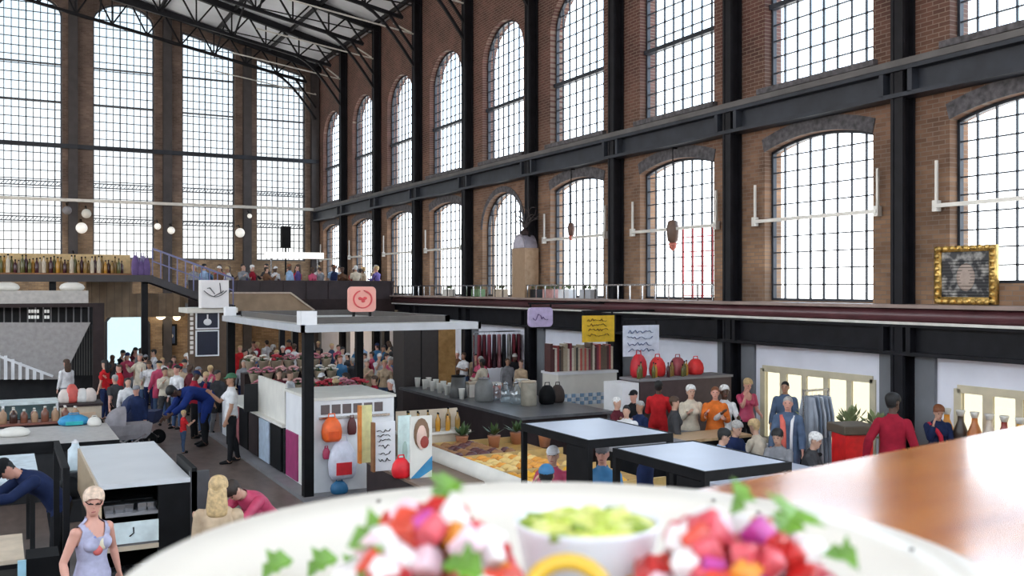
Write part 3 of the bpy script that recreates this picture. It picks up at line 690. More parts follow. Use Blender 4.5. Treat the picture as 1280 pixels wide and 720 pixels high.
# poster stand in front: low dark counter with upright boards
S = thing('poster_counter', 'low dark wood counter carrying upright posters and boards', 'counter', (5.42, 12.9, 0))
MB().box(0, 1.0, 0, 2.6, .76, .8).build('counter_top', wood_mat('counter brown wood', (.16, .10, .07), (.26, .18, .13), .5), S); MB().box(.04, .96, .05, 2.55, 0, .76).build('body', DBROWN, S)
def board(name, label, cat, x0, x1, y0, Y, m, z0=.8, edge=None, art=None, seed=1, grp=None):
    a, c = ony(x0, y0, Y), ony(x1, y0, Y); t = thing(name, label, cat, (a.x, Y, z0), 0, grp); w, h = c.x - a.x, a.z - z0
    MB().box(0, w, 0, .03, 0, h).build('board', m, t)
    if edge: MB().box(-.04, 0, -.05, .06, 0, h).build('side_edge', edge, t)
    if art: art(t, w, h)
    return t
ORG = cm('orange wood edge', (.62, .19, .03)); BRN = cm('brown wood edge', (.26, .11, .04))
board('display_board', 'pale yellow upright board with orange edge left of the posters', 'board', 451, 465, 507, 15.2, cm('pale yellow board', (.72, .66, .32)), edge=ORG)
def art1(t, w, h):
    squiggle(t, BLACK, 'drawn_line', (w/2, 0, h*.72), (1,0,0), (0,0,1), 9, w*.8, h*.3, .022, 3, 3); squiggle(t, BLACK, 'drawn_line', (w/2, 0, h*.36), (1,0,0), (0,0,1), 8, w*.7, h*.4, .03, 5, 3)
board('poster', 'white poster with loose black drawing beside the brown board edge', 'poster', 468, 494, 528, 14.4, WHITE, edge=BRN, art=art1)
def art2(t, w, h):
    MB().ball((w*.5, -.01, h*.3), w*.2, .012, h*.2).build('drawing', cm('pale green print', (.4, .55, .5)), t)
board('poster', 'pale mint poster behind the portrait board', 'poster', 498, 514, 520, 14.6, cm('mint card', (.62, .76, .74)), art=art2)
def art3(t, w, h):
    MB().ball((w*.5, -.012, h*.72), w*.36, .012, h*.25).build('hair_shape', cm('brown print', (.2, .11, .06)), t)
    MB().ball((w*.5, -.02, h*.66), w*.24, .012, h*.2).build('face_shape', cm('pink print', (.72, .5, .42)), t)
    MB().ball((w*.62, -.03, h*.58), w*.2, .012, h*.1).build('red_shape', cm('dark red print', (.3, .04, .03)), t)
    MB().prism([(0, 0), (w, h*.34), (w, h*.12), (w*.4, 0)], 'y', -.012, 0).build('blue_shape', cm('blue print', (.04, .24, .45)), t)
board('poster', 'painted portrait poster in brown and pink with blue corner', 'poster', 513, 540, 521, 13.6, OFFW, art=art3)
q = ony(497, 580, 13.9); bag('red_bag', 'bright red paper bag standing in front of the white drawn poster', 'bag', (q.x, 13.75, .8), .28, .3, .2, cm('bright red paper', (.75, .01, .02)))
gld = [cm('gold brown glass', (.28, .16, .04), .2), cm('dark wine glass', (.06, .015, .02), .15), cm('olive glass', (.12, .11, .03), .2), cm('amber glass', (.5, .24, .03), .2)]
def bottle_mesh(h, r, m, capm):
    return MB().lathe([(r*.9, 0), (r, h*.04), (r, h*.58), (r*.8, h*.68), (r*.34, h*.8), (r*.32, h*.93)], n=14).mesh('bottle', m, True), MB().lathe([(r*.38, h*.91), (r*.38, h)], n=12).mesh('stopper', capm, True)
def bottles(spots, label, group, mats, h=(.28, .36), r=.045, capm=None, names=None):
    T = [bottle_mesh(.32, r, m, capm or BLACK) for m in mats]
    for i, p in enumerate(spots):
        k = rnd.randrange(len(T)); s = rnd.uniform(*h) / .32
        o = tag(link('bottle', T[k][0], None, p), label % (names[k] if names else ''), 'bottle', group); o.scale = (s**.5, s**.5, s)
        link('stopper', T[k][1], o)
sh = thing('bottle_counter', 'pale low shelf behind the posters holding brown bottles', 'shelf', (6.5, 16.3, 0))
MB().box(0, 1.25, 0, .5, 0, 1.0).build('shelf_body', BEIGE, sh); MB().box(-.05, 1.3, -.05, .55, 1.0, 1.04).build('shelf_top', OFFW, sh); MB().box(0, 1.25, .46, .5, 1.04, 1.4).build('back_board', BEIGE, sh)
bottles([(6.57 + k*.1, 16.37 + .2*(k % 2), 1.04) for k in range(12)], '%s bottle in the cluster on the pale shelf behind the posters', 'bottles behind the posters', gld, (.3, .42), .045, names=['gold brown', 'dark wine red', 'olive', 'amber'])
# --- produce counter
P = thing('produce_counter', 'long produce counter with pale rounded edge and sloping trays', 'counter', (6.4, 11.6, 0))
MB().tube([(.12, 0, .86), (.12, 4.6, .86)], .13, 16).build('rounded_edge', OFFW, P, True); MB().lathe([(.125, -.01), (.13, .0)], n=20).build('edge_end_cap', DARK, P, True, loc=(.12, -.005, .86)).rotation_euler = (R(90), 0, 0)
MB().box(.0, 2.5, .05, 4.6, 0, .72).build('body', GREY, P)
for k in range(3): MB().box(.3, 2.4, .1 + k*1.5, 1.5 + k*1.5, .72, .76).build('tray', cm('amber tray', (.5, .28, .06)), P)
for k in range(4): MB().box(.28, 2.45, .06 + k*1.5, .1 + k*1.5, .72, .86).build('tray_divider', cm('pale amber wood', (.55, .36, .13)), P)
b = MB()
LT = thing('low_fruit_tray', 'low grey tray of yellow fruit in front of the produce counter', 'tray', (5.75, 11.35, 0))
MB().box(0, .6, 0, 1.5, 0, .5).build('body', GREY, LT); MB().box(0, .6, 0, .04, .5, .6).box(0, .6, 1.46, 1.5, .5, .6).box(0, .04, .04, 1.46, .5, .6).box(.56, .6, .04, 1.46, .5, .6).build('rim', GREY, LT)
fy = [cm('yellow mango skin', (.8, .42, .02), .4), cm('deep yellow skin', (.66, .30, .02), .4)]
def fruit_mesh(m, L=.075, r=.042): return MB().tube([(-L, 0, 0), (-L*.8, 0, .004), (-L*.3, .004, .01), (L*.4, .003, .008), (L*.85, 0, 0), (L, -.004, -.004)], [r*.25, r*.6, r, r*.95, r*.55, r*.2], 12).mesh('fruit', m, True)
FM = [fruit_mesh(m) for m in fy]; FS = MB().tube([(.075, -.004, 0), (.092, -.004, .012)], .006, 6).mesh('stem', BRN, True)
def fruits(n, x0, x1, y0, y1, z, dome, label, group, M=None, cat='fruit', name='mango', stem=True, s=1.):
    M = M or FM; k = 0; cx, cy = (x0+x1)/2, (y0+y1)/2
    nx = max(1, int((x1-x0)/(.15*s))); ny = max(1, int((y1-y0)/(.11*s)))
    lay = 0
    while k < n and lay < 4:
        for i in range(nx - lay):
            for j in range(ny - lay):
                if k >= n: break
                x = x0 + (x1-x0)*(i + .5 + lay*.5)/nx; y = y0 + (y1-y0)*(j + .5 + lay*.5)/ny
                o = tag(link(name, M[rnd.randrange(len(M))], None, (x, y, z + .04*s + lay*.065*s)), label, cat, group); o.rotation_euler = (rnd.uniform(-.2, .2), rnd.uniform(-.15, .15), rnd.uniform(-.6, .6)); o.scale = (s,)*3
                if stem: link('stem', FS, o)
                k += 1
        lay += 1
fruits(52, 5.8, 6.3, 11.45, 12.75, .5, 0, 'yellow mango heaped in the low tray beside the rounded counter edge', 'mangoes in the low grey tray')
fruits(40, 6.75, 8.75, 11.75, 13.0, .76, 0, 'amber mango lying in the near tray of the produce counter', 'mangoes in the near counter tray', s=1.5)
fruits(36, 6.75, 8.75, 13.25, 14.5, .76, 0, 'orange pear-shaped fruit in the middle tray of the produce counter', 'fruit in the middle counter tray', [fruit_mesh(cm('orange skin', (.75, .33, .05))), fruit_mesh(cm('cream yellow skin', (.8, .56, .2)))], name='pear', s=1.5)
fruits(30, 6.75, 8.75, 14.75, 16.0, .76, 0, 'dark plum-like fruit in the far tray of the produce counter', 'fruit in the far counter tray', [fruit_mesh(cm('plum skin', (.10, .03, .03), .3)), fruit_mesh(cm('brown date skin', (.28, .13, .05)))], name='plum', s=1.5)
for k, (x, y) in enumerate(((7.5, 16.02), (8.05, 15.8), (8.6, 15.95), (8.9, 15.4))):
    o = thing('potted_plant', ['small leafy pot', 'bushy pot', 'dark leafy pot', 'pale leafy pot'][k] + ' at the far end of the produce counter', 'plant', (x, y, .95 if False else .72)); o.location.z = .76
    MB().lathe([(.09, 0), (.12, .2), (.125, .22), (.1, .22)], n=16).build('pot', cm('terracotta', (.35, .14, .07)), o, True)
    b = MB()
    for q in range(30):
        a = rnd.uniform(0, 6.28); e = rnd.uniform(.2, 1.4); d = Vector((math.cos(a)*math.cos(e), math.sin(a)*math.cos(e), math.sin(e))); p = Vector((0, 0, .22)); s1 = p + d*rnd.uniform(.12, .3); t = d.cross(Vector((0,0,1))).normalized()*.04
        b.add([p, (p+s1)/2 + t, s1, (p+s1)/2 - t], [(0,1,2,3)])
    b.build('leaves', cm('dark green leaf', (.05, .09, .03)), o)
# --- bar counter with jars
BAR = thing('bar_counter', 'long black bar counter with stone top carrying jars and cups', 'counter', (9.3, 17.0, 0))
MB().box(-.08, 2.15, -.08, 6.6, 1.04, 1.1).build('counter_top', mat('dark grey stone', (.10, .10, .105), .28, 0, .3, 5), BAR); MB().box(0, 2.05, 0, 6.5, 0, 1.04).build('body', DBROWN, BAR)
def jar(name, label, cat, p, prof, m, lid=None, n=18, grp=None, sq=False):
    t = thing(name, label, cat, p, 0, grp); MB().lathe(prof, n=4 if sq else n).build('vessel', m, t, not sq, rz=math.pi/4 if sq else 0)
    if lid:
        z = prof[-1][1]; MB().lathe([(prof[-1][0]*1.06, z), (prof[-1][0]*1.06, z + .03), (.03, z + .035), (.02, z + .06)], n=n).build('lid', lid, t, True)
    return t
q = onz(573, 497, 1.1); jar('canister', 'dark grey tapered canister near the far end of the bar', 'canister', q, [(.2, 0), (.21, .02), (.16, .5)], mat('dark grey tin', (.07, .068, .066), .4), BLACK)
q = onz(605, 501, 1.1); jar('canister', 'mid grey domed canister left of the glass jugs', 'canister', q, [(.21, 0), (.22, .03), (.21, .38), (.13, .5)], mat('grey tin', (.16, .16, .155), .4), MIDG)
q = onz(661, 507, 1.1); jar('storage_drum', 'taupe upright drum beside the black sacks on the bar', 'drum', q, [(.17, 0), (.18, .03), (.18, .5), (.16, .52)], cm('taupe drum', (.27, .24, .19)), BEIGE)
GL = glass_mat('clear vessel glass', (.8, .86, .88), .2, .15)
for k, (x, y, s, l) in enumerate(((632, 503, 1, 'clear glass jug, left one of the pair beside the taupe drum'), (645, 505, 1.1, 'taller clear glass jug touching the taupe drum'), (620, 500, .8, 'small clear jug right of the domed canister'))):
    jar('glass_jug', l, 'jug', onz(x, y, 1.1), [(.1*s, 0), (.12*s, .03), (.12*s, .3*s), (.05*s, .38*s), (.05*s, .42*s)], GL, CHROME)
q = onz(684, 505, 1.1); bag('black_sack', 'black sack slumped on the near right of the bar', 'sack', q, .36, .42, .3, BLACK); q = onz(697, 503, 1.1); bag('dark_sack', 'very dark brown sack at the right end of the bar', 'sack', q, .3, .4, .28, mat('dark brown cloth', (.04, .025, .02), .7))
for k in range(14):
    x = 522 + k*4.6; p = onz(x, 484 + k*1.25 - (k % 2)*4, 1.1)
    c = tag(link('paper_cup', bpy.data.meshes.get('cup mesh') or MB().lathe([(.055, 0), (.075, .24), (.08, .25), (.07, .25)], n=14).mesh('cup mesh', [OFFW], True), None, p), 'cream tall cup in the row along the far left of the bar', 'cup', 'cups along the bar')
for k, (x, y, m, n) in enumerate(((590, 496, OFFW, 'cream'), (618, 497, cm('rose box', (.5, .2, .17)), 'rose'), (652, 492, BEIGE, 'tan')  )):
    p = onz(x, y, 1.1); t = thing('gift_box', n + ' coloured tall box with lid standing on the bar', 'box', p); MB().box(-.12, .12, -.1, .1, 0, .3).build('box_body', m, t); MB().box(-.13, .13, -.11, .11, .3, .36).build('lid', OFFW if m is not OFFW else BEIGE, t)
# --- small glass-topped booths (black frames)
TOPG = mat('blue grey tabletop sheet', (.46, .49, .58), .35, 0, .05, 2)
def booth(label, x0, x1, y0, y1, z, panels=(), top=TOPG):
    t = thing('market_booth', label, 'booth', (x0, y0, 0)); w, d = x1 - x0, y1 - y0
    MB().box(0, w, 0, d, z - .015, z).build('top_sheet', top, t)
    MB().box(-.03, w + .03, -.03, 0, z - .09, z + .005).box(-.03, w + .03, d, d + .03, z - .09, z + .005).box(-.03, 0, 0, d, z - .09, z + .005).box(w, w + .03, 0, d, z - .09, z + .005).build('top_frame', BLACK, t)
    for X, Y in ((0, 0), (w, 0), (0, d), (w, d)): MB().box(X - .03, X + .03, Y - .03, Y + .03, 0, z - .09).build('post', BLACK, t)
    for p in panels: MB().box(*p[:6]).build('panel', p[6], t)
    return t
booth('black framed booth with grey top sheltering the man in grey cap', 5.8, 6.92, 9.05, 10.55, 2.0, [(-.02, .02, .03, .45, 0, 1.9, BLACK), (0, 1.1, 0, .3, .0, .85, DARK)])
booth('black framed booth with blue grey top, right of the capped man', 5.76, 6.78, 7.0, 8.45, 2.0, [(-.02, .02, .03, .4, 0, 1.9, BLACK), (0, 1.0, .02, .3, 0, .85, DARK)])
t = thing('low_counter', 'low counter with blue grey top just beyond the wooden table edge', 'counter', (8.7, 10.0, 0)); MB().box(0, 2.1, 0, 1.1, .95, 1.0).build('counter_top', TOPG, t); MB().box(.04, 2.06, .04, 1.06, 0, .95).build('body', BLACK, t)
# wood-topped counter behind the booths
a = onz(815, 549, 1.0)
WC = thing('wood_counter', 'dark counter with honey coloured wood top behind the booths', 'counter', (10.55, 13.55, 0))
MB().box(0, 1.7, 0, .8, .95, 1.0).build('counter_top', wood_mat('honey wood', (.42, .25, .12), (.6, .42, .24), .4), WC); MB().box(.04, 1.66, .04, .76, 0, .95).build('body', BLACK, WC)
WC2 = thing('drinks_counter', 'long black counter running left from the wood topped counter', 'counter', (8.9, 13.2, 0)); MB().box(0, 1.6, 0, .5, 1.0, 1.05).build('counter_top', MIDG, WC2); MB().box(.04, 1.56, .04, .46, 0, 1.0).build('body', BLACK, WC2)
# --- white tiled counter with books
a, c = ony(698, 465, 20.8), ony(771, 465, 20.8)
TC = thing('tiled_counter', 'white counter with blue patterned tile band and books on top', 'counter', (a.x, 20.8, 0)); w_ = c.x - a.x
MB().box(0, w_, 0, .8, 0, 1.5).build('body', OFFW, TC); MB().box(-.03, w_ + .03, -.03, .83, 1.5, 1.56).build('counter_top', WHITE, TC)
b = MB(); b2 = MB()
for k in range(14):
    for j in range(3): (b if (k + j) % 2 else b2).box(k*w_/14 + .01, (k+1)*w_/14 - .01, -.02, 0, .72 + j*.1, .81 + j*.1)
b.build('tile_band', cm('blue tile', (.25, .38, .55), .2), TC); b2.build('tile_band', cm('white tile', (.7, .75, .8), .2), TC)
bc = [cm('book cloth %d' % i, c_) for i, c_ in enumerate([(.55, .47, .35), (.07, .02, .02), (.28, .04, .04), (.05, .045, .04), (.4, .33, .24), (.13, .09, .06), (.5, .1, .08), (.62, .56, .47), (.2, .03, .05)])]
bn_ = ['cream', 'black', 'dark red', 'charcoal', 'tan', 'brown', 'red', 'ivory', 'wine']
BM = [MB().box(0, .07, 0, .3, 0, 1).mesh('book', m) for m in bc]; PG = MB().box(.008, .062, .004, .302, .006, 1.004).mesh('pages', OFFW)
bx0, bx1 = ony(688, 460, 21.1).x, ony(766, 460, 21.1).x; nb = 30
for k in range(nb):
    i = rnd.randrange(9); o = tag(link('book', BM[i], None, (bx0 + (bx1 - bx0)*k/nb, 21.1, 1.56)), 'tall %s book, %s from the left on the tiled counter' % (bn_[i], ORD[k]), 'book', 'books on the tiled counter'); o.scale = (1, 1, rnd.uniform(.55, .72)); link('pages', PG, o)
# --- dark counter in front of the white wall, beyond it
a, c = ony(800, 480, 16.6), ony(914, 480, 16.6)
DC = thing('dark_counter', 'high dark brown counter against the white wall with red goods on top', 'counter', (a.x, 16.6, 0)); w_ = min(c.x, 14.5) - a.x
MB().box(0, w_, 0, .7, 0, 1.72).build('body', mat('dark maroon brown board', (.07, .045, .05), .5), DC); MB().box(-.03, w_ + .03, -.03, .73, 1.72, 1.77).build('counter_top', MIDG, DC); MB().box(-.45, -.03, 0, .7, 0, 1.7).build('white_end', WHITE, DC)
for k, (dx, m, n, h) in enumerate(((.25, cm('red velvet', (.5, .01, .02)), 'tall red', .5), (.75, cm('scarlet cloth', (.65, .02, .02)), 'wide scarlet', .42), (1.3, cm('dark rose cloth', (.3, .05, .06)), 'dark rose', .4), (1.8, cm('bright red cloth', (.7, .03, .03)), 'bright red', .35))):
    if dx < w_ - .1: bag('gift_sack', n + ' gift sack standing on the high dark counter', 'sack', (a.x + dx, 17.0, 1.77), .34, h, .3, m)
bottles([(a.x + .05 + k*.13, 16.72 + .1*(k % 3), 1.77) for k in range(12) if .05 + k*.13 < w_], '%s bottle in the row on the high dark counter', 'bottles on the high dark counter', gld, (.25, .4), .04, names=['gold brown', 'dark wine red', 'olive', 'amber'])
# --- garments on a rail near the wall
a, c = ony(592, 425, 27.5), ony(655, 425, 27.5)
GR = thing('clothes_rail', 'steel clothes rail with dark red garments near the white wall', 'clothes rail', (a.x, 27.5, 0)); w_ = c.x - a.x
MB().bar((0, 0, 2.3), (w_, 0, 2.3), .04).build('rail', CHROME, GR)
for X in (0, w_): MB().bar((X, 0, 0), (X, 0, 2.32), .04).bar((X, -.3, .03), (X, .3, .03), .05).build('upright', CHROME, GR)
gm = [cm('garment %d' % i, c_, .85) for i, c_ in enumerate([(.22, .02, .035), (.13, .015, .03), (.35, .06, .09), (.05, .02, .03), (.4, .15, .17), (.018, .015, .02), (.3, .28, .27)])]
gn = ['crimson', 'maroon', 'rose red', 'plum', 'pink', 'black', 'pale grey']
def garment(m, seed):
    r = random.Random(seed); b = MB(); rings = []; n = 20
    for z, w, d in ((0, .3, .12), (-.1, .32, .13), (-.5, .3, .14), (-.95, .36, .17), (-1.05, .36, .17)):
        rings.append([(w*math.cos(2*math.pi*k/n)*(1 + .05*math.sin(5*k + seed)), d*math.sin(2*math.pi*k/n)*(1 + .25*math.sin(k*2.6 + seed)), z) for k in range(n)])
    b.loft(rings)
    for s in (1, -1): b.tube([(s*.25, 0, -.03), (s*.4, 0, -.3), (s*.42, 0, -.62)], [.07, .075, .08], 10)
    return b.mesh('garment', m, True)
GM = [garment(m, i) for i, m in enumerate(gm)]; HG = MB().tube([(0, 0, 0), (0, 0, .06), (.03, 0, .09), (0, 0, .12)], .008, 6).mesh('hanger', CHROME)
for k in range(9):
    i = k % 7; o = tag(link('garment', GM[i], None, (a.x + .2 + (w_ - .4)*k/8, 27.5, 2.2), 1.1), '%s coat hanging %s from the left on the steel rail' % (gn[i], ORD[k]), 'coat', 'coats on the clothes rail'); o.scale = (.8, .45, 1); link('hanger', HG, o)
# brown cupboard under the canopy's right end
a, c = ony(505, 410, 23.6), ony(548, 410, 23.6)
CB = thing('tall_cupboard', 'tall dark cupboard with golden brown right side beyond the canopy', 'cupboard', (a.x, 23.6, 0)); w_ = c.x - a.x
MB().box(0, w_, 0, .8, 0, 2.75).build('body', mat('very dark brown', (.03, .022, .02), .5), CB); MB().box(w_, w_ + .5, -.01, .8, 0, 2.75).build('side_panel', wood_mat('golden brown wood', (.2, .1, .02), (.32, .17, .05), .5), CB)
MB().box(w_*.5 - .01, w_*.5 + .01, -.015, 0, .1, 2.65).build('door_gap', BLACK, CB)
# --- LEFT: big panelled enclosure
e = thing('stair_enclosure', 'big grey panelled enclosure with pale fascia at the left', 'enclosure', (-3, 32, 0)); xr = ony(130, 400, 32).x + 3
MB().box(0, xr - .45, -.1, 3, 3.22, 3.62).build('fascia', mat('pale warm grey board', (.50, .47, .44), .6), e)
MB().box(xr - .32, xr, -.1, .1, 0, 3.2).box(0, xr, -.12, .05, 3.12, 3.24).build('dark_frame', DBROWN, e)
MB().box(0, xr - .2, 1.2, 1.3, 0, 3.2).build('back_wall', DARK, e)
pz = lambda x, y: ony(x, y, 32.05)
A = [pz(-60, 403), pz(113, 403), pz(78, 474), pz(-60, 474)]
MB().prism([(p.x + 3, p.z) for p in A], 'y', 0, .06).build('grey_panel', mat('warm grey panel', (.36, .335, .325), .6), e)
b = MB()
for k in range(9):
    x = -20 + k*9; top = 441 + max(0, x)*.47; p0, p1 = pz(x, top), pz(x, 474); b.bar((p0.x + 3, -.05, p0.z), (p1.x + 3, -.05, p1.z), .09)
p0, p1 = pz(-20, 438), pz(66, 470); b.bar((p0.x + 3, -.05, p0.z), (p1.x + 3, -.05, p1.z), .07); b.build('picket_rail', WHITE, e)
b = MB()
for k in range(14):
    p = pz(84 + k*3.2, 470); q = pz(84 + k*3.2, 470 - min(64, 6 + k*8)); b.bar((p.x + 3, .3, p.z), (q.x + 3, .3, q.z), .03)
b.build('lattice_screen', mat('dark grey lattice', (.09, .085, .08), .6), e)
WM = mat('lit white marks', (.8, .8, .78), .5, emit=.4); b = MB()  # faint glow given to the marks, which are no lamps
for k in range(26): b.bar((.1 + k*.215, 1.15, 2.55), (.1 + k*.215, 1.15, 3.1), .05, .04)
b.build('slats', MIDG, e)
for X in range(6):
    for j in range(3):
        p = pz(38 + X*3.6 + (6 if X > 3 else 0), 382 + j*7.5); MB().box(p.x + 2.97, p.x + 3.03, .98, 1.04, p.z - .06, p.z + .04).build('white_mark', WM, e)
0 and mat('lit white marks', (.8, .8, .78), .5, emit=.4)
MB().box(.1, xr - .3, 1.04, 1.15, 2.3, 2.36).build('shelf', DARK, e)
# objects on the landing's floor level seen below the black edge
for k, (x, n) in enumerate(((8, 'pale round bundle on the grey enclosure roof, far left'), (90, 'shiny white crate bundle on the grey enclosure roof, right end'))):
    p = ony(x, 363, 33); t = bag('bundle', n, 'bundle', (p.x, 33, 3.62), .7, .26, .5, OFFW, False)
# --- glass display case, goods row, beige stall (left middle)
xr = ony(73, 500, 23).x
t = thing('display_case', 'pale glass fronted display case with white frame at the left', 'display case', (-1.6, 23, 0)); w_ = xr + 1.6
MB().box(0, w_, 0, .7, 0, .55).build('base', WHITE, t); MB().box(0, w_, 0, .7, 1.2, 1.26).build('top', cm('mint white lid', (.66, .74, .74), .3), t)
MB().box(.02, w_ - .02, .02, .03, .55, 1.2).build('glass_front', glass_mat('mint glass', (.62, .76, .76), .15, .35), t)
MB().box(.02, w_ - .02, .6, .66, .55, 1.2).build('back', cm('pale mint back', (.5, .62, .62)), t); MB().box(0, w_, -.02, .02, .86, .9).build('dark_rail', BLACK, t)
for X in (0, w_*.6, w_ - .05): MB().box(X, X + .05, -.02, .03, .55, 1.2).build('corner_post', WHITE, t)
t = thing('goods_shelf', 'narrow reddish shelf in front of the glass display case', 'shelf', (-1.6, 21.6, 0)); MB().box(0, 3.2, 0, .6, .94, .98).build('shelf_board', cm('reddish wood', (.25, .09, .06)), t); MB().box(.05, 3.15, .05, .55, 0, .94).build('body', DBROWN, t)
bottles([(-.9 + (k//2)*.19, 21.75 + .25*(k % 2), .98) for k in range(26)], '%s bottle in the packed row on the narrow reddish shelf', 'bottles on the reddish shelf', [cm('rust brown glass', (.2, .07, .04), .3), cm('dark brown glass', (.06, .025, .018), .2), cm('tan clay', (.4, .24, .14))], (.24, .32), .075, OFFW, names=['rust brown', 'dark brown', 'tan'])
a, c = ony(76, 490, 22.6), ony(127, 490, 22.6)
t = thing('cardboard_stall', 'beige cardboard fronted stall right of the glass case', 'stall', (a.x, 22.6, 0)); w_ = c.x - a.x
MB().box(0, w_, 0, .8, 0, 1.15).build('body', BEIGE, t); MB().box(-.03, w_ + .03, -.03, .83, 1.15, 1.2).build('counter_top', DBROWN, t); MB().box(w_*.12, w_*.85, -.02, 0, .85, 1.02).build('picture_strip', cm('tan print', (.6, .43, .3)), t)
bag('orange_sack', 'orange paper sack standing against the cardboard stall front', 'bag', (a.x + w_*.45, 22.3, 0.55), .3, .38, .2, cm('dull orange paper', (.6, .25, .12)))
x_ = tag(MB().box(a.x + w_*.25, a.x + w_*.75, 22.1, 22.55, 0, .55).build('wooden_crate', BEIGE), 'plain beige crate under the orange paper sack', 'crate')
for k, (dx, c_, n) in enumerate(((.12, (.7, .6, .55), 'cream'), (.3, (.6, .1, .08), 'red and white'), (.55, (.7, .68, .66), 'white'), (.75, (.65, .55, .5), 'pale pink'))): bag('cloth_bundle', n + ' cloth bundle on top of the cardboard stall', 'bundle', (a.x + w_*dx, 23.0, 1.2), .26, .3 + .1*(k == 1), .26, cm('bundle %d' % k, c_), False)
# grey work counter
t = thing('grey_counter', 'long pale grey work counter with black front edge at the left', 'counter', (-1.4, 18.4, 0)); xr = onz(146, 545, 1.0).x + 1.4
MB().box(0, xr, 0, 2.4, .94, 1.0).build('counter_top', mat('pale taupe top', (.47, .44, .42), .4), t); MB().box(0, xr, -.03, .0, .86, 1.0).build('front_edge', BLACK, t); MB().box(.04, xr - .05, .05, 2.3, 0, .94).build('body', DARK, t)
q = onz(92, 531, 1.0); bag('blue_bag', 'bright blue and teal cloth bag lying on the grey counter', 'bag', q, .55, .2, .4, cm('bright blue cloth', (.03, .27, .5)), True, cm('teal cloth', (.02, .4, .42)))
q = onz(118, 532, 1.0); bag('white_bag', 'small white paper bag beside the blue bag on the grey counter', 'bag', q, .25, .17, .25, OFFW)
q = onz(18, 545, 1.0); bag('pale_sack', 'crumpled cream sack on the left of the grey counter', 'sack', q, .5, .16, .35, OFFW, False)
q = onz(160, 552, .9); bag('navy_bag', 'navy sports bag on the floor at the end of the grey counter', 'bag', (q.x + .2, q.y, .0), .7, .55, .4, cm('navy nylon', (.015, .025, .08)))
# prams beside the aisle
def pram(label, p, rz, c):
    t = thing('pram', label, 'pram', p, rz); m = cm('pram cloth %s' % label[:8], c, .8)
    MB().loft([[(x*.24*s, y*.42*s, z) for x, y in ((-1,-1),(1,-1),(1,1),(-1,1))] for z, s in ((.5,.75),(.6,.95),(.82,1.05))]).build('carry_cot', m, t)
    b = MB(); pr = []
    for k in range(7):
        a = R(-8 + 20*k); pr.append([(.26*math.cos(math.pi*q/10), .1 + .40*math.sin(a)*math.sin(math.pi*q/10)*.9 + .02, .8 + .40*math.cos(a)*math.sin(math.pi*q/10)) for q in range(11)])
    vs = [p_ for r_ in pr for p_ in r_]; b.add(vs, [(i*11+j, i*11+j+1, (i+1)*11+j+1, (i+1)*11+j) for i in range(6) for j in range(10)]); b.build('hood', m, t, True)
    MB().tube([(-.24, .35, .55), (-.24, .62, 1.0), (.24, .62, 1.0), (.24, .35, .55)], .015, 8).build('handle', BLACK, t)
    b = MB()
    for s in (1, -1): b.bar((s*.22, -.3, .18), (s*.22, .4, .6), .03).bar((s*.22, .35, .18), (s*.22, -.3, .6), .03)
    b.build('chassis', CHROME, t)
    for X in (-.26, .26):
        for Y in (-.32, .36):
            wh = MB(); wh.lathe([(.12, -.02), (.17, -.02), (.17, .02), (.12, .02)], n=18); o = wh.build('wheel', BLACK, t, True, loc=(X, Y, .17)); o.rotation_euler = (0, R(90), 0); MB().lathe([(.03, -.025), (.03, .025)], n=8).bar((-.12,0,0),(.12,0,0),.015).bar((0,-.12,0),(0,.12,0),.015).build('hub', CHROME, o)
q = onz(160, 560, .3); pram('grey hooded pram parked beside the grey work counter', (q.x, q.y, 0), R(100), (.27, .25, .27))
q = onz(176, 535, .4); pram('navy hooded pram on the aisle side of the grey pram', (q.x, q.y, 0), R(60), (.02, .03, .09))
# --- near left booths
B5 = thing('food_counter', 'black stall with pale grey top and open shelves, lower left', 'stall', (1.0, 11.6, 0))
PT = mat('pale grey stall top', (.60, .61, .63), .4, 0, .04, 2)
MB().box(-.02, .95, -.02, 3.0, 1.45, 1.5).build('stall_top', PT, B5); MB().box(-.05, .0, .0, 3.0, .9, 1.47).build('side_board', wood_mat('pale wood side', (.5, .36, .22), (.62, .48, .33)), B5)
MB().box(.0, .04, .0, 3.0, 0, .9).box(.6, .95, .0, .1, 0, 1.45).box(.9, .94, .1, 3.0, 0, 1.45).box(0, .94, .9, .94, 0, 1.45).build('carcass', BLACK, B5)
for z in (.3, .78, 1.12): MB().box(.04, .6, .02, .9, z, z + .03).build('shelf', MIDG, B5)
dw = MB().box(.05, .6, -.02, .0, .82, 1.06).build('drawer', cm('pale mint drawer', (.66, .74, .75), .3), B5); MB().tube([(.29, -.025, .9), (.33, -.05, .94), (.33, -.025, 1.0)], .008, 6).build('handle', BLACK, dw)
MB().box(.04, .6, -.03, .0, .74, .79).build('wooden_lip', BEIGE, B5)
for k in range(10):
    o = tag(link('foil_tray', bpy.data.meshes.get('foil mesh') or MB().loft([[(x*s*.055, y*s*.08, z) for x, y in ((-1,-1),(1,-1),(1,1),(-1,1))] for z, s in ((0,.8),(.09,1),(.1,1.08))]).mesh('foil mesh', [CHROME]), None, (1.09 + (k % 5)*.11, 11.75 + (k//5)*.25, 1.15), rnd.uniform(-.3, .3)), 'small silver foil tray on the upper shelf of the black stall', 'tray', 'foil trays on the black stall')
for k in range(6):
    o = tag(link('dark_pot', bpy.data.meshes.get('pot mesh') or MB().lathe([(.05, 0), (.06, .1), (.062, .16), (.05, .16)], n=14).mesh('pot mesh', [DARK], True), None, (1.12 + k*.09, 11.75 + .1*(k % 2), .33)), 'small dark pot on the lowest shelf of the black stall', 'pot', 'pots on the black stall')
a = ony(190, 600, 11.55); c = ony(250, 590, 11.9)
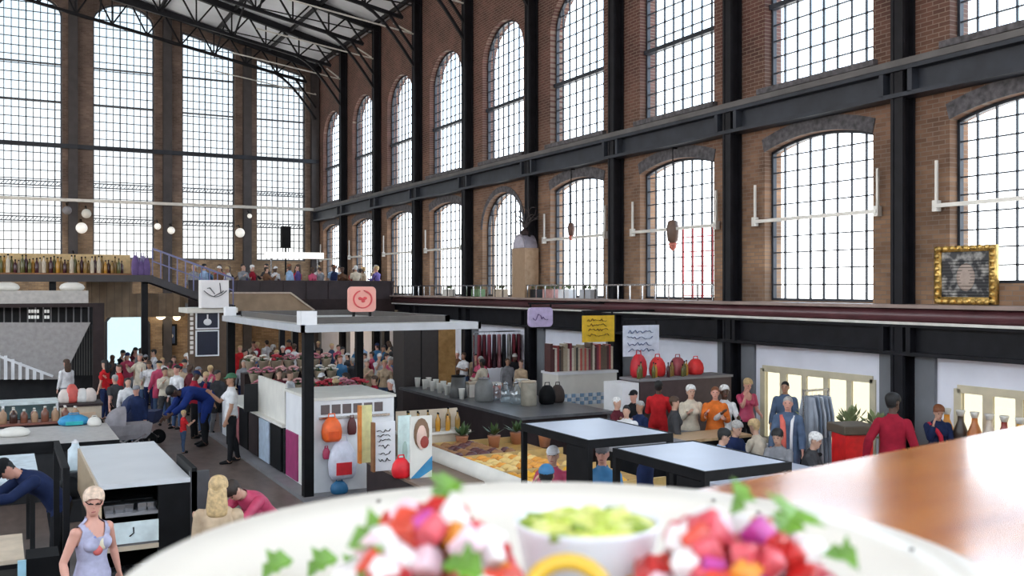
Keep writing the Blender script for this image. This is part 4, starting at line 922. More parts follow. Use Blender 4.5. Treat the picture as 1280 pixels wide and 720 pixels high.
t = thing('black_screen', 'tall black board standing at the right end of the pale topped stall', 'board', (1.97, 11.62, 0)); MB().box(0, .06, 0, 1.1, 0, 1.6).build('board', BLACK, t); MB().box(-.02, .2, .0, .06, 0, 1.56).build('front_edge', mat('charcoal edge', (.06, .06, .065), .4), t); MB().tube([(.16, -.03, 1.0), (.16, -.03, 1.12)], .015, 8).build('latch', CHROME, t)
# left-most booth frame with glass counter
t = thing('framed_booth', 'black framed booth with glass counter in the lower left corner', 'booth', (-1.2, 10.3, 0)); xr = .57 + 1.2
for X, Y in ((xr, 1.85), (xr, .0), (0, 1.85)): MB().box(X - .03, X + .03, Y - .03, Y + .03, 0, 1.95).build('post', BLACK, t)
MB().box(0, xr + .03, 1.82, 1.88, 1.88, 1.95).box(xr - .03, xr + .03, 0, 1.88, 1.88, 1.95).build('beam', BLACK, t)
MB().box(.1, xr - .36, .2, 1.3, 1.02, 1.06).build('counter_top', BEIGE, t); MB().box(.1, xr - .36, .2, .22, .3, 1.0).build('glass_front', glass_mat('dark green glass', (.25, .36, .34), .15, .12), t)
MB().box(.1, xr - .36, .18, .24, .98, 1.02).box(.1, xr - .36, .18, .24, .24, .3).box(xr - .42, xr - .36, .18, 1.3, .0, 1.0).build('counter_frame', BLACK, t); MB().box(.1, xr - .36, 1.2, 1.25, 0, 1.0).build('back_board', DARK, t)
MB().box(xr - .34, xr - .05, .2, .6, 0, 1.05).build('black_cabinet', BLACK, t); MB().box(xr - .42, xr - .345, .16, .2, .1, 1.05).build('blue_strip', cm('pale blue strip', (.35, .6, .72)), t)
t2 = thing('menu_table', 'pale blue sheet covered table behind the black framed booth', 'table', (-1.3, 13.75, 0)); MB().box(0, 1.75, 0, 2.2, 1.2, 1.24).build('table_top', cm('pale blue white sheet', (.62, .70, .76), .4), t2)
for X in (.08, 1.67):
    for Y in (.08, 2.1): MB().box(X - .03, X + .03, Y - .03, Y + .03, 0, 1.2).build('leg', DARK, t2)
for k in range(6): squiggle(t2, cm('grey print', (.35, .42, .47)), 'printed_line', (.9, .25 + k*.33, 1.24), (1,0,0), (0,1,0), 12, 1.2, .16, .02, k, 1, (0,0,.004))
jar('water_jug', 'pale plastic water jug standing on the floor behind the pale topped stall', 'jug', onz(94, 588, .75) * 1.0, [(.1, 0), (.11, .03), (.11, .34), (.06, .4), (.05, .44)], cm('pale plastic', (.58, .66, .7)), WHITE).location.z = .75
t = tag(MB().box(-.2, .2, -.2, .2, 0, .75).build('stool', DARK, None, False, .01, tuple(onz(94, 588, .75).xy) + (0,)), 'grey block stool under the pale water jug', 'stool')
bag('black_sack', 'round black sack on the floor right of the black framed booth', 'sack', (onz(86, 607, .55).x, onz(86, 607, .55).y, .35), .34, .34, .34, BLACK, False); tag(MB().box(-.2, .2, -.2, .2, 0, .35).build('wooden_crate', DARK, None, False, .01, (onz(86, 607, .55).x, onz(86, 607, .55).y, 0)), 'dark crate under the round black sack', 'crate')
# --- landing bottles, crates
t = thing('bar_plinth', 'low brown plinth on the left landing carrying rows of bottles', 'shelf', (-.6, 35.2, LZ)); MB().box(0, 4.6, 0, .6, 0, .1).build('plinth_top', BRN, t); MB().box(0, 4.6, .55, .6, .1, .75).build('back_board', cm('amber lit board', (.6, .42, .2)), t)  # yellow light on the shelf is put into the back board colour
bottles([(-.4 + k*.105, 35.35 + .12*(k % 2), LZ + .1) for k in range(40)], '%s bottle in the row on the left landing below the windows', 'bottles on the left landing', gld + [cm('pale bottle', (.6, .5, .38))], (.42, .62), .05, names=['gold brown', 'dark wine red', 'olive', 'amber', 'pale'])
for k in range(5): bag('purple_sack', '%s purple sack, %s from the left beside the stair railing' % (['deep', 'pale', 'dark', 'tall', 'small'][k], ORD[k]), 'sack', (4.02 + k*.09, 34.5 + .3*(k % 2), LZ), .24, .7 - .1*(k % 3), .24, cm('purple sack %d' % (k % 2), [(.13, .08, .22), (.3, .26, .42)][k % 2], .8))
# ================================================================== SIGNS, LAMPS, WALL OBJECTS
PINKS = mat('salmon pink sign', (.78, .36, .30), .5, 0, .05, 2)
def sign_plate(name, label, x0, x1, y0, y1, Y, m, marks=None, edge=None, thick=.08, rounded=False, z_support=None):
    a, c = ony(x0, y1, Y), ony(x1, y0, Y); t = thing(name, label, 'sign', ((a.x + c.x)/2, Y, a.z)); w, h = c.x - a.x, c.z - a.z
    if rounded:
        r = .16*w; P = []
        for cx, cz, a0 in ((w/2-r, h-r, 0), (-w/2+r, h-r, 90), (-w/2+r, r, 180), (w/2-r, r, 270)):
            for k in range(6): P.append((cx + r*math.cos(R(a0+18*k)), cz + r*math.sin(R(a0+18*k))))
        MB().prism(P, 'y', 0, thick).build('board', m, t)
    else: MB().box(-w/2, w/2, 0, thick, 0, h).build('board', m, t)
    if marks: marks(t, w, h)
    return t, w, h
# white sign box over the chalkboard kiosk
mk = thing('menu_kiosk', 'narrow brown kiosk with two framed blackboards below the white sign', 'kiosk', (0, 30, 0))
X0, X1 = ony(243, 400, 30).x, ony(293, 400, 30).x
MB().box(X0, X1, 0, 1.2, 0, 2.95).build('body', mat('dark brown kiosk board', (.10, .06, .035), .6), mk); MB().box(X0 - .25, X1 + .05, -.25, 1.3, 2.95, 3.1).build('cap', OFFW, mk)
for y0, y1 in ((391, 410), (414, 444)):
    p, q = ony(246, y1, 29.97), ony(272, y0, 29.97); f = MB().box(p.x, q.x, -.06, 0, p.z, q.z).build('blackboard', mat('blue black chalkboard', (.008, .011, .03), .5), mk)
    e = .04; MB().box(p.x - e, q.x + e, -.07, 0, q.z, q.z + e).box(p.x - e, q.x + e, -.07, 0, p.z - e, p.z).box(p.x - e, p.x, -.07, 0, p.z, q.z).box(q.x, q.x + e, -.07, 0, p.z, q.z).build('frame', WHITE, f)
    if y0 == 391:
        MB().ball(((p.x + q.x)/2, -.08, (p.z + q.z)/2 - .05), .12, .02, .1).box((p.x+q.x)/2 - .02, (p.x+q.x)/2 + .02, -.09, -.07, (p.z+q.z)/2, (p.z+q.z)/2 + .18).build('chalk_mark', WHITE, f)
b = MB()
for k in range(9): p = ony(240, 392 + k*6, 29.95); b.box(p.x - .05, p.x + .04, -.05, 0, p.z - .06, p.z + .04)
b.build('white_studs', OFFW, mk)
def mk1(t, w, h):
    b = MB(); prev = None
    for k in range(22):
        u = k/21; p = Vector((-w*.42 + w*.84*u, -.012, h*.62 - h*.22*math.sin(math.pi*u)))
        if prev is not None: b.bar(prev, p, .05, .02)
        prev = p
    b.bar((-w*.2, -.012, h*.72), (-w*.02, -.012, h*.5), .05, .02).bar((-w*.2, -.012, h*.72), (-w*.3, -.012, h*.7), .05, .02).bar((w*.16, -.012, h*.9), (w*.2, -.012, h*.55), .04, .02).bar((w*.2, -.012, h*.55), (-w*.05, -.012, h*.42), .05, .02).bar((w*.3, -.012, h*.62), (w*.22, -.012, h*.52), .04, .02)
    b.build('logo', mat('dark grey sign paint', (.03, .03, .04), .5), t)
t, w_, h_ = sign_plate('hanging_sign', 'square white sign box with curved dark line logo above the blackboards', 252, 286, 350, 385, 29.6, mat('white sign face', (.85, .82, .82), .5, 0, .03, 2), mk1, thick=.5)
t.location.z = 3.1
def mk2(t, w, h):
    b = MB()
    for k in range(28):
        a, c = 2*math.pi*k/28 + .3, 2*math.pi*(k + 1)/28 + .3
        if k in (5, 6): continue
        b.bar((w*.33*math.cos(a), -.012, h*.5 + h*.34*math.sin(a)), (w*.33*math.cos(c), -.012, h*.5 + h*.34*math.sin(c)), .055, .02)
    b.bar((w*.25, -.012, h*.72), (w*.12, -.012, h*.8), .05, .02)
    for dx, dz in ((-.09, .53), (.0, .5), (.09, .54), (.02, .43)): b.ball((w*dx, -.012, h*dz), w*.075, .012, h*.06, 10, 5)
    b.build('logo', mat('red sign paint', (.62, .06, .07), .5), t)
    MB().bar((-w*.3, .04, 0), (-w*.3, .04, -.14), .05).build('foot', BLACK, t); MB().bar((w*.3, .04, 0), (w*.3, .04, -.14), .05).build('foot', BLACK, t)
t, w_, h_ = sign_plate('roof_sign', 'rounded salmon pink sign with red ring emblem on the canopy roof', 436, 470, 366, 398, 19.6, PINKS, mk2, rounded=True, thick=.1)
t.location.z = 3.19
def hang(t, w, h, top=.25):
    MB().box(-w*.5 + .04, -w*.5 + .08, 0, .03, h, h + top).build('hanger', BLACK, t); MB().box(w*.5 - .08, w*.5 - .04, 0, .03, h, h + top).build('hanger', BLACK, t)
    MB().bar((-w*.5, .02, h + top), (14.75 - t.location.x, .02, h + top), .05).build('wall_arm', BLACK, t)
def mk3(t, w, h):
    squiggle(t, mat('dark violet paint', (.10, .05, .18), .5), 'lettering', (0, 0, h*.5), (1,0,0), (0,0,1), 13, w*.7, h*.6, .05, 4, 1); hang(t, w, h, .1)
sign_plate('shop_sign', 'rounded lilac sign with dark handwriting hanging below the long ledge', 661, 691, 384, 409, 21.9, mat('lilac sign', (.52, .42, .62), .5), mk3, rounded=True)
def mk4(t, w, h):
    squiggle(t, mat('brown banner ink', (.2, .09, .01), .5), 'lettering', (0, 0, h*.55), (1,0,0), (0,0,1), 16, w*.75, h*.75, .035, 8, 4); hang(t, w, h, .1)
sign_plate('banner', 'yellow cloth banner with brown handwritten lines hanging by the column', 728, 768, 394, 428, 19.6, mat('yellow banner cloth', (.80, .50, .03), .7), mk4, thick=.02)
def mk5(t, w, h):
    squiggle(t, mat('blue grey ink', (.10, .14, .27), .5), 'lettering', (0, 0, h*.5), (1,0,0), (0,0,1), 15, w*.8, h*.8, .04, 9, 4); hang(t, w, h, .12)
sign_plate('banner', 'white cloth banner with blue grey lines hanging right of the yellow one', 779, 824, 406, 446, 17.5, mat('white banner cloth', (.62, .65, .74), .7), mk5, thick=.02)
# gold framed picture on the right wall
a, c = onx(1173, 377, 14.93), onx(1242, 309, 14.93)
GP = thing('framed_picture', 'ornate gold framed dark picture with pale oval on the brick wall', 'picture', (14.99, (a.y + c.y)/2, 3.42)); hw = (a.y - c.y)/2; hh = 1.02
GOLD = mat('worn gold leaf', (.62, .40, .12), .35, .7, .5, 14)
b = MB()
for s in (1, -1): b.box(-.1, 0, s*hw - .06, s*hw + .06, 0, hh)
b.box(-.1, 0, -hw, hw, 0, .12).box(-.1, 0, -hw, hw, hh - .1, hh)
for k in range(9):
    for s in (1, -1): b.ball((-.09, s*hw, .06 + k*hh/9), .05, .06, .05, 8, 5)
for k in range(8):
    for z in (.04, hh - .04): b.ball((-.09, -hw + .1 + k*hw*2/8, z), .05, .06, .05, 8, 5)
b.build('gold_frame', GOLD, GP, True)
m, nt, bs = node_mat('mottled dark picture'); vn = nt.nodes.new('ShaderNodeTexNoise'); vn.inputs['Scale'].default_value = 7; tc_ = nt.nodes.new('ShaderNodeTexCoord'); rp_ = nt.nodes.new('ShaderNodeValToRGB')
nt.links.new(tc_.outputs['Object'], vn.inputs['Vector']); nt.links.new(vn.outputs['Fac'], rp_.inputs[0]); nt.links.new(rp_.outputs[0], bs.inputs['Base Color']); rp_.color_ramp.elements[0].color = (.03, .03, .035, 1); rp_.color_ramp.elements[1].color = (.5, .48, .45, 1); rp_.color_ramp.elements[0].position = .45; rp_.color_ramp.elements[1].position = .75
MB().box(-.05, -.01, -hw, hw, .08, hh - .08).build('canvas', m, GP)
MB().ball((-.05, .0, hh*.46), .02, hw*.34, hh*.24, 16, 8).build('pale_oval', mat('pale painted oval', (.42, .33, .28), .6), GP, True)
b = MB()
for k in range(12): b.box(-.066, -.06, -hw*.85, hw*.85, .14 + k*.055, .15 + k*.055)
b.build('picture_lines', BLACK, GP)
# lamps on the back piers
def lamp(label, x, y, s, m, glow=True):
    p = ony(x, y, BW - .75); t = thing('wall_lamp', label, 'lamp', p); MB().ball((0, 0, 0), s, s, s, 12, 8).build('globe', m, t, True); MB().bar((0, 0, s*.9), (0, .3, s + .15), .04).bar((0, .3, s + .15), (0, .8, s + .15), .05).build('arm', BLACK, t)
LM = mat('frosted lamp globe', (.85, .82, .76), .4, 0, .03, 3, emit=.35); LD = mat('dark spotlight', (.1, .09, .08), .4)
for x, y, s, m, l in ((102, 285, .26, LM, 'biggest white globe lamp on the pier left of the round-topped window'), (84, 263, .2, MIDG, 'grey spotlight high on the left pier, left one'), (108, 267, .22, OFFW, 'pale spotlight high on the left pier, right one'), (92, 323, .2, MIDG, 'grey lamp low on the left pier'), (197, 283, .16, LM, 'small glowing globe on the second pier, left one'), (214, 288, .18, LM, 'small glowing globe on the second pier, right one'), (300, 291, .24, LM, 'pale globe lamp on the third pier'), (312, 270, .12, LM, 'tiny globe lamp high on the third pier')): lamp(l, x, y, s, m)
# low lamps under the gallery (they light the doorway wall)
for x, y, l in ((201, 393, 'glowing round lamp on the tan wall right of the doorway'), (221, 396, 'dimmer round lamp beside the blackboard kiosk')):
    p = ony(x, y, BW - .5); t = thing('globe_lamp', l, 'lamp', p); MB().ball((0, 0, 0), .26 if x == 201 else .18, None, None, 14, 8).build('globe', mat('warm lamp globe', (1, .86, .6), .4, 0, .02, 3, emit=3.0), t, True); MB().bar((0, 0, 0), (0, .5, .05), .05).build('arm', BLACK, t)
for p, e in (((5, 46, 2.6), 90), ((9, 44, 2.5), 130), ((12.5, 44, 2.5), 110), ((1, 44, 3.2), 90)):  # added fill lights without fittings, brightening the dark space under the gallery
    l = bpy.data.lights.new('under gallery light', 'POINT'); l.energy = e; l.color = (1, .82, .6); l.shadow_soft_size = .3; o = bpy.data.objects.new('under_gallery_light', l); COL.objects.link(o); o.location = p
# framed blue picture by the doorway
p, q = ony(203, 432, BW - .03), ony(221, 405, BW - .03)
t = thing('framed_picture', 'small dark framed blue picture on the tan wall by the doorway', 'picture', (p.x, BW, p.z)); w_, h_ = q.x - p.x, q.z - p.z
MB().box(0, w_, -.1, 0, 0, h_).build('frame', BLACK, t); MB().box(.1, w_ - .1, -.12, -.1, .1, h_ - .1).build('canvas', cm('blue canvas', (.05, .10, .24)), t); MB().ball((w_*.5, -.125, h_*.45), w_*.25, .01, h_*.12).build('white_shape', WHITE, t)
# white light bar on the gallery and black loudspeaker beside it
a, c = ony(331, 319, 39), ony(404, 316, 39)
t = thing('light_bar', 'long white light bar on thin legs at the gallery end', 'lamp', (a.x, 39, GZ)); MB().box(0, c.x - a.x, -.1, .1, a.z - GZ - .12, a.z - GZ + .14).build('tube', mat('white lit tube', (.9, .88, .84), .4, 0, .02, 2, emit=.5), t)
for k in (.25, c.x - a.x - .25): MB().bar((k, 0, 0), (k, 0, a.z - GZ - .1), .05).build('leg', CHROME, t)
p = ony(357, 310, 42); t = thing('loudspeaker', 'tall black loudspeaker on a pole in front of the rightmost back window', 'loudspeaker', (p.x, 42, GZ)); MB().box(-.2, .2, -.15, .15, p.z - GZ, p.z - GZ + .95).build('cabinet', BLACK, t, bevel=.02); MB().bar((0, 0, 0), (0, 0, p.z - GZ), .06).box(-.25, .25, -.25, .25, 0, .03).build('stand', BLACK, t)
# ledge objects: cabinet with arched top and dried branches, planters, rail, hanging lanterns
p = onx(653, 358, 14.55)
t = thing('arched_cabinet', 'brown cabinet with grey arched top on the ledge before the round window', 'cabinet', (14.55, p.y, 3.4)); w_ = .42
MB().box(-.15, .35, -w_, w_, 0, 1.55).build('body', wood_mat('tan box wood', (.3, .19, .11), (.4, .27, .17), .6), t)
P_ = [(w_*math.cos(math.pi*k/12), 1.55 + .45*math.sin(math.pi*k/12)) for k in range(13)]
MB().prism([(y, z) for y, z in P_], 'x', -.12, .3).build('arched_top', mat('grey violet board', (.22, .2, .24), .5), t); MB().prism([(y*.8, 1.57 + (z - 1.55)*.8) for y, z in P_], 'x', -.14, -.12).build('arch_panel', mat('pale violet board', (.42, .4, .47), .5), t)
t = thing('dried_branch', 'dark dried branch arrangement standing on the arched cabinet', 'plant', (14.6, p.y - .1, 5.37)); b = MB(); r_ = random.Random(3)
b.lathe([(.14, -.0), (.16, .1), (.06, .2), (.06, .24)], n=12); b.build('vase', DBROWN, t)
b = MB()
for k in range(15):
    q = Vector((0, 0, .2)); d = Vector((r_.uniform(-.08, .02), r_.uniform(-1, 1), r_.uniform(.3, 1))).normalized()
    for j in range(5): q2 = q + d*.2; b.bar(q, q2, .028 - .004*j); q = q2; d = (d + Vector((r_.uniform(-.06, .04), r_.uniform(-.7, .7), r_.uniform(-.6, .3)))).normalized()
b.build('branches', mat('dark twig', (.04, .03, .03), .8), t)
b = MB()
for i in range(38):
    y = 17.3 + i*.55; b.bar((14.46, y, 3.4), (14.46, y, 3.78), .03)
b.bar((14.46, 17.3, 3.78), (14.46, 37.6, 3.78), .04); tag(b.build('ledge_railing', CHROME), 'low thin metal railing along the top of the long ledge', 'railing')
for k, (x, l) in enumerate(((560, 'pale planter on the ledge, furthest along'), (597, 'green planter on the ledge left of the round window'), (625, 'cream planter under the round window'), (668, 'dark planter right of the brown arched cabinet'), (688, 'pink planter on the ledge above the lilac sign'), (708, 'white planter on the ledge above the yellow banner'), (735, 'grey planter on the ledge right of the white planter'))):
    p = onx(x, 366, 14.7); t = thing('planter', l, 'planter', (14.72, p.y, 3.4)); MB().box(-.13, .13, -.3, .3, 0, .26).build('box', [OFFW, cm('dull green', (.12, .2, .09)), BEIGE, DARK, cm('dusty pink', (.5, .26, .24)), WHITE, GREY][k], t, bevel=.01); b = MB()
    for q in range(26):
        o_ = Vector((rnd.uniform(-.1, .1), rnd.uniform(-.28, .28), .26)); d = Vector((rnd.uniform(-.3, .3), rnd.uniform(-.3, .3), 1)).normalized()*rnd.uniform(.08, .2); s_ = Vector((0, .03, 0)); b.add([o_, o_ + d/2 + s_, o_ + d, o_ + d/2 - s_], [(0,1,2,3)])
    b.build('leaves', cm('sage leaf', (.14, .19, .08)), t)
for x, y, s, c_, l in ((841, 290, .3, (.12, .07, .05), 'brown hanging lantern with red lower half before the window'), (714, 287, .2, (.10, .045, .03), 'small dark hanging lantern in the window left of the tie bar end')):
    p = onx(x, y, 14.85); t = thing('hanging_lantern', l, 'lantern', p); MB().lathe([(.05, -s), (s*.45, -s*.7), (s*.55, s*.3), (s*.4, s*.9), (.04, s)], n=14).build('body', cm('lantern %d' % x, c_), t, True); MB().lathe([(.03, -s*1.55), (s*.3, -s*1.3), (s*.36, -s*.95), (.05, -s*.85)], n=14).build('tassel', cm('faded red', (.5, .14, .1)), t, True); MB().bar((0, 0, s), (0, 0, 7.2 - p.z), .02).bar((0, 0, 7.2 - p.z), (.2, 0, 7.2 - p.z), .03).build('cord', BLACK, t)
# red reflection in one window's lower right corner, built as thin bars
b = MB(); y0 = (YC[3] + YC[4])/2 - HW
for k in range(4): b.box(14.97, 15.0, y0 + k*.375 + .01, y0 + k*.375 + .035, 3.45, 3.45 + 1.75)
for j in range(5): b.box(14.97, 15.0, y0, y0 + 1.15, 3.5 + j*.36, 3.525 + j*.36)
tag(b.build('window_guard', cm('red painted bars', (.5, .05, .06))), 'red painted guard grille in the lower right of one arched window', 'grille')
# right side: red stand, coats, plants, vases, tables
p = onz(1067, 530, 1.45)
t = thing('red_stand', 'bright red fronted stand with brown top by the cream windows', 'stand', (p.x, p.y, 0), R(-20)); MB().box(-.24, .24, -.2, .3, 0, 1.3).build('red_front', cm('glossy red board', (.80, .015, .015), .4), t, bevel=.01); MB().box(-.3, .3, -.26, .36, 1.3, 1.45).build('brown_top', mat('dark olive brown top', (.10, .075, .05), .5), t, bevel=.02)
cr = Vector((13.05, 12.75, 0))
t = thing('coat_stand', 'steel coat rail behind the man in blue grey jacket', 'clothes rail', (cr.x, cr.y, 0)); MB().bar((-.3, 0, 1.85), (.3, 0, 1.85), .035).build('rail', CHROME, t)
for X in (-.3, .3): MB().bar((X, 0, 0), (X, 0, 1.87), .035).bar((X, -.25, .03), (X, .25, .03), .04).build('upright', CHROME, t)
for k in range(5):
    c_ = [(.33, .36, .42), (.2, .24, .31), (.45, .48, .53), (.25, .29, .36), (.38, .42, .5)][k]; o = tag(link('garment', garment(cm('coat cloth %d' % k, c_, .85), 10 + k), None, (cr.x - .2 + k*.1, cr.y, 1.74), R(80)), '%s blue grey coat hanging %s from the left by the cream windows' % (['mid', 'dark', 'pale', 'dull', 'light'][k], ORD[k]), 'coat', 'coats by the cream windows'); o.scale = (.6, .28, 1.15); link('hanger', HG, o)
for k, (x, y, l) in enumerate(((1042, 520, 'teal potted leafy plant at the cream windows, right of the grey coats'), (1072, 505, 'bushy leafy plant behind the red fronted stand'), (1090, 512, 'small leafy plant between the red stand and the man in red'))):
    p = Vector((14.3, (14.0, 13.1, 12.4)[k], 0)); t = thing('potted_plant', l, 'plant', p); MB().lathe([(.2, 0), (.26, .5), (.27, .54), (.2, .54)], n=18).build('pot', [cm('teal pot', (.16, .3, .26)), OFFW, BEIGE][k], t, True); MB().bar((0, 0, .5), (0, 0, 1.2), .04).build('stem', BRN, t); b = MB()
    for q in range(90):
        a = rnd.uniform(0, 6.28); e = rnd.uniform(-.3, 1.4); d = Vector((math.cos(a)*math.cos(e)*.7, math.sin(a)*math.cos(e), math.sin(e))); o_ = Vector((0, 0, 1.0)) + d*rnd.uniform(.05, .35); s1 = o_ + d*.22; t_ = d.cross(Vector((0,0,1))).normalized()*.05; b.add([o_, (o_+s1)/2 + t_, s1, (o_+s1)/2 - t_], [(0,1,2,3)])
    b.build('leaves', cm('pale green leaf', (.25, .3, .14)), t)
t = thing('vase_shelf', 'low white shelf in front of the rightmost cream window', 'shelf', (14.3, 9.0, 0)); MB().box(0, .4, 0, 2.3, .9, .95).box(0, .4, 0, .05, 0, .9).box(0, .4, 2.25, 2.3, 0, .9).build('shelf_body', WHITE, t)
for k in range(8):
    c_, n = [((.65, .25, .02), 'orange'), ((.06, .04, .03), 'dark brown'), ((.5, .16, .04), 'rust'), ((.6, .5, .4), 'cream'), ((.3, .05, .04), 'dark red'), ((.7, .36, .05), 'amber'), ((.1, .09, .08), 'black'), ((.55, .2, .1), 'terracotta')][k]
    t = thing('vase', '%s tall vase on the white shelf before the rightmost cream window' % n, 'vase', (14.5, 11.15 - k*.27, .95)); MB().lathe([(.06, 0), (.11, .12), (.12, .3), (.05, .48), (.045, .6), (.07, .64)], n=16).build('vase_body', cm(n + ' glaze', c_, .3), t, True); MB().lathe([(.05, .56), (.075, .64), (.075, .66)], n=16).build('vase_lip', OFFW, t, True)
for k, (x, y, l) in enumerate(((948, 575, 'round dark cafe table left of the steel coat rail'), (1000, 578, 'round dark cafe table below the man in blue grey jacket'), (905, 566, 'round dark cafe table nearest the honey wood counter'))):
    p = onz(x, y - 12, .75); t = thing('cafe_table', l, 'table', (p.x, p.y, 0)); MB().lathe([(.36, .72), (.38, .73), (.38, .75), (.36, .755)], n=28).build('table_top', DARK, t); MB().bar((0, 0, .03), (0, 0, .72), .06).build('pedestal', BLACK, t); MB().lathe([(.25, 0), (.25, .02), (.05, .05)], n=20).build('base', BLACK, t)
    for q in range(3): 
        a = 2*q + k; o = tag(link('coffee_cup', bpy.data.meshes.get('small cup') or MB().lathe([(.03, 0), (.045, .08), (.05, .1), (.04, .1)], n=12).mesh('small cup', [WHITE], True), None, (p.x + .2*math.cos(a), p.y + .2*math.sin(a), .755)), 'small white cup on a round dark cafe table', 'cup', 'cups on the cafe tables')
p = onz(912, 556, 1.0)
# flower stand behind the canopy kiosk
FS_ = thing('flower_stand', 'tiered dark flower stand behind the canopy kiosk', 'stand', (5.9, 25.6, 0))
for k in range(3): MB().box(0, 2.6, .5*k, .5*k + .5, 0, .75 + .3*k).build('tier', DBROWN, FS_)
fc = [(.62, .33, .33), (.68, .58, .48), (.7, .45, .40), (.5, .03, .05), (.72, .66, .6), (.55, .2, .25)]; fn = ['pink', 'cream', 'peach', 'red', 'white', 'rose']
def flower_mesh(i):
    r = random.Random(i); b = MB()
    for k in range(16):
        a, e = r.uniform(0, 6.28), r.uniform(.1, 1.5); p = Vector((math.cos(a)*math.cos(e)*.17, math.sin(a)*math.cos(e)*.17, .32 + math.sin(e)*.15)); b.lathe([(.012, -.02), (.045, .0), (.05, .02), (.028, .035), (.01, .03)], p, 8)
    return b.mesh('blossoms', cm('petal %d' % i, fc[i], .7), True)
FMs = [flower_mesh(i) for i in range(6)]; WR = MB().lathe([(.05, 0), (.07, .02), (.15, .3), (.16, .33), (.12, .31)], n=14).mesh('wrap', cm('paper wrap', (.35, .28, .2)), True); LVm = MB()
for k in range(18):
    a = k*.7; d = Vector((math.cos(a), math.sin(a), .9)); o_ = Vector((0, 0, .28)); s1 = o_ + d*.17; t_ = d.cross(Vector((0,0,1))).normalized()*.03; LVm.add([o_, (o_+s1)/2 + t_, s1, (o_+s1)/2 - t_], [(0,1,2,3)])
LVm = LVm.mesh('foliage', cm('bouquet leaf', (.08, .13, .05)))
for j in range(3):
    for k in range(7):
        i = rnd.randrange(6); o = tag(link('bouquet', WR, None, (6.1 + k*.36, 25.82 + .5*j, .75 + .3*j)), '%s bouquet, %s from the left on the %s tier of the flower stand' % (fn[i], ORD[k], ['front', 'middle', 'back'][j]), 'bouquet', 'bouquets on the flower stand'); link('blossoms', FMs[i], o); link('foliage', LVm, o)
t = thing('flower_table', 'pale table of red flowers inside the canopy kiosk', 'table', (6.3, 21.2, .07)); MB().box(0, 1.4, 0, 1.0, .95, 1.0).build('table_top', OFFW, t)
for X in (.05, 1.35):
    for Y in (.05, .95): MB().box(X - .03, X + .03, Y - .03, Y + .03, 0, .95).build('leg', DARK, t)
for k in range(8):
    i = [3, 3, 5, 3, 0, 3, 5, 3][k]; o = tag(link('bouquet', WR, None, (6.5 + (k % 4)*.33, 21.5 + .45*(k//4), 1.07)), '%s bouquet, %s from the left in the %s row on the pale kiosk table' % (fn[i], ORD[k % 4], ['front', 'back'][k//4]), 'bouquet', 'bouquets on the pale kiosk table'); link('blossoms', FMs[i], o); link('foliage', LVm, o)
# ================================================================== PEOPLE IN THE HALL
def at_head(x, y, h, z0=0): p = onz(x, y, z0 + h); p.z = z0; return p
def face_cam(p, d=0): return math.atan2(-p.x, p.y) + R(d)
FC = dict(face=True, vox=.013)
p = at_head(115, 625, 1.68); person(p, face_cam(p, 35), 'woman in lilac sleeveless top with pale blond hair standing by the black stall', pose='hips', fem=True, top='lilac', tk='tank', legs='navy', hair='pale blond', hs='full', skin='rosy', glasses=True, face=True, vox=.011)
W_ = [o for o in COL.objects if o.name.startswith('person')][-1]
J_ = template('hips', True, .011)['J']; c_ = J_['chest']
b = MB()
for dx, dz, rx, rz_, mi in ((-.02, -.05, .055, .05, 0), (.03, .0, .045, .06, 2), (-.05, .04, .03, .05, 1)): b.ball((c_[0] + dx, c_[1] - .108 - (.012 if abs(dx) < .04 else .0), c_[2] + dz), rx, .02, rz_, 10, 6, mi)
b.build('printed_motif', [cm('coral print', (.65, .14, .13)), cm('blue print patch', (.18, .22, .5)), cm('cream print', (.7, .62, .45))], W_, True)
p = at_head(74, 562, 1.7); person(p, R(-75), 'man in navy shirt and black cap leaning over behind the black framed booth', pose='stoop', top='navy', tk='long', legs='black', hair='black', hs='cap', hat='black', skin='rosy', sc=1.1, **FC)
p = onz(258, 556, 0); person(p, R(-70), 'big person in royal blue coat bending right over in the aisle', pose='bend', top='royal blue', tk='coat', legs='black', hair='black', hs='short', skin='dark', sc=1.22, **FC)
p = onz(229, 566, 0); person(p, R(100), 'small child in red top and blue jeans in front of the bending person', pose='talk', fem=True, top='red', tk='tee', legs='denim', hair='blond', hs='full', skin='fair', sc=.53, **FC)
p = onz(289, 578, 0); person(p, R(-95), 'person in white top, black trousers and green cap beside the white kiosk panels', pose='one', top='white', tk='tee', legs='black', hair='brown', hs='cap', hat='green', skin='tan', sc=1.06, **FC)
p = at_head(273, 620, 1.6); person(p, face_cam(p, 170), 'person with long blond hair and beige coat seen from behind, just above the plate', pose='stand', fem=True, top='beige', tk='coat', legs='brown', hair='blond', hs='long', skin='fair', sc=1.0, **FC)
p = at_head(337, 592, 1.5); person(p, R(-60), 'person in pink shirt with dark hair leaning forward just above the plate', pose='stoop', fem=True, top='pink', tk='long', legs='brown', hair='dark brown', hs='short', skin='fair', **FC)
p = at_head(753, 557, 1.76); person(p, face_cam(p, -8), 'man in grey cap and blue shirt facing us under the left booth', pose='relax', top='blue', tk='tee', legs='black', hair='grey', hs='cap', hat='grey', skin='rosy', face=True, vox=.011)
p = at_head(683, 590, 1.7); person(p, face_cam(p, 175), 'person in bright blue cap seen from behind the left booth post', pose='relax', top='navy', tk='tee', legs='black', hair='black', hs='cap', hat='blue', skin='tan', **FC)
p = at_head(807, 583, 1.72); person(p, face_cam(p, 170), 'person in navy hood seen from behind under the right booth', pose='relax', top='navy', tk='coat', legs='navy', hair='black', hs='scarf', hat='navy', skin='tan', sc=.98, **FC)
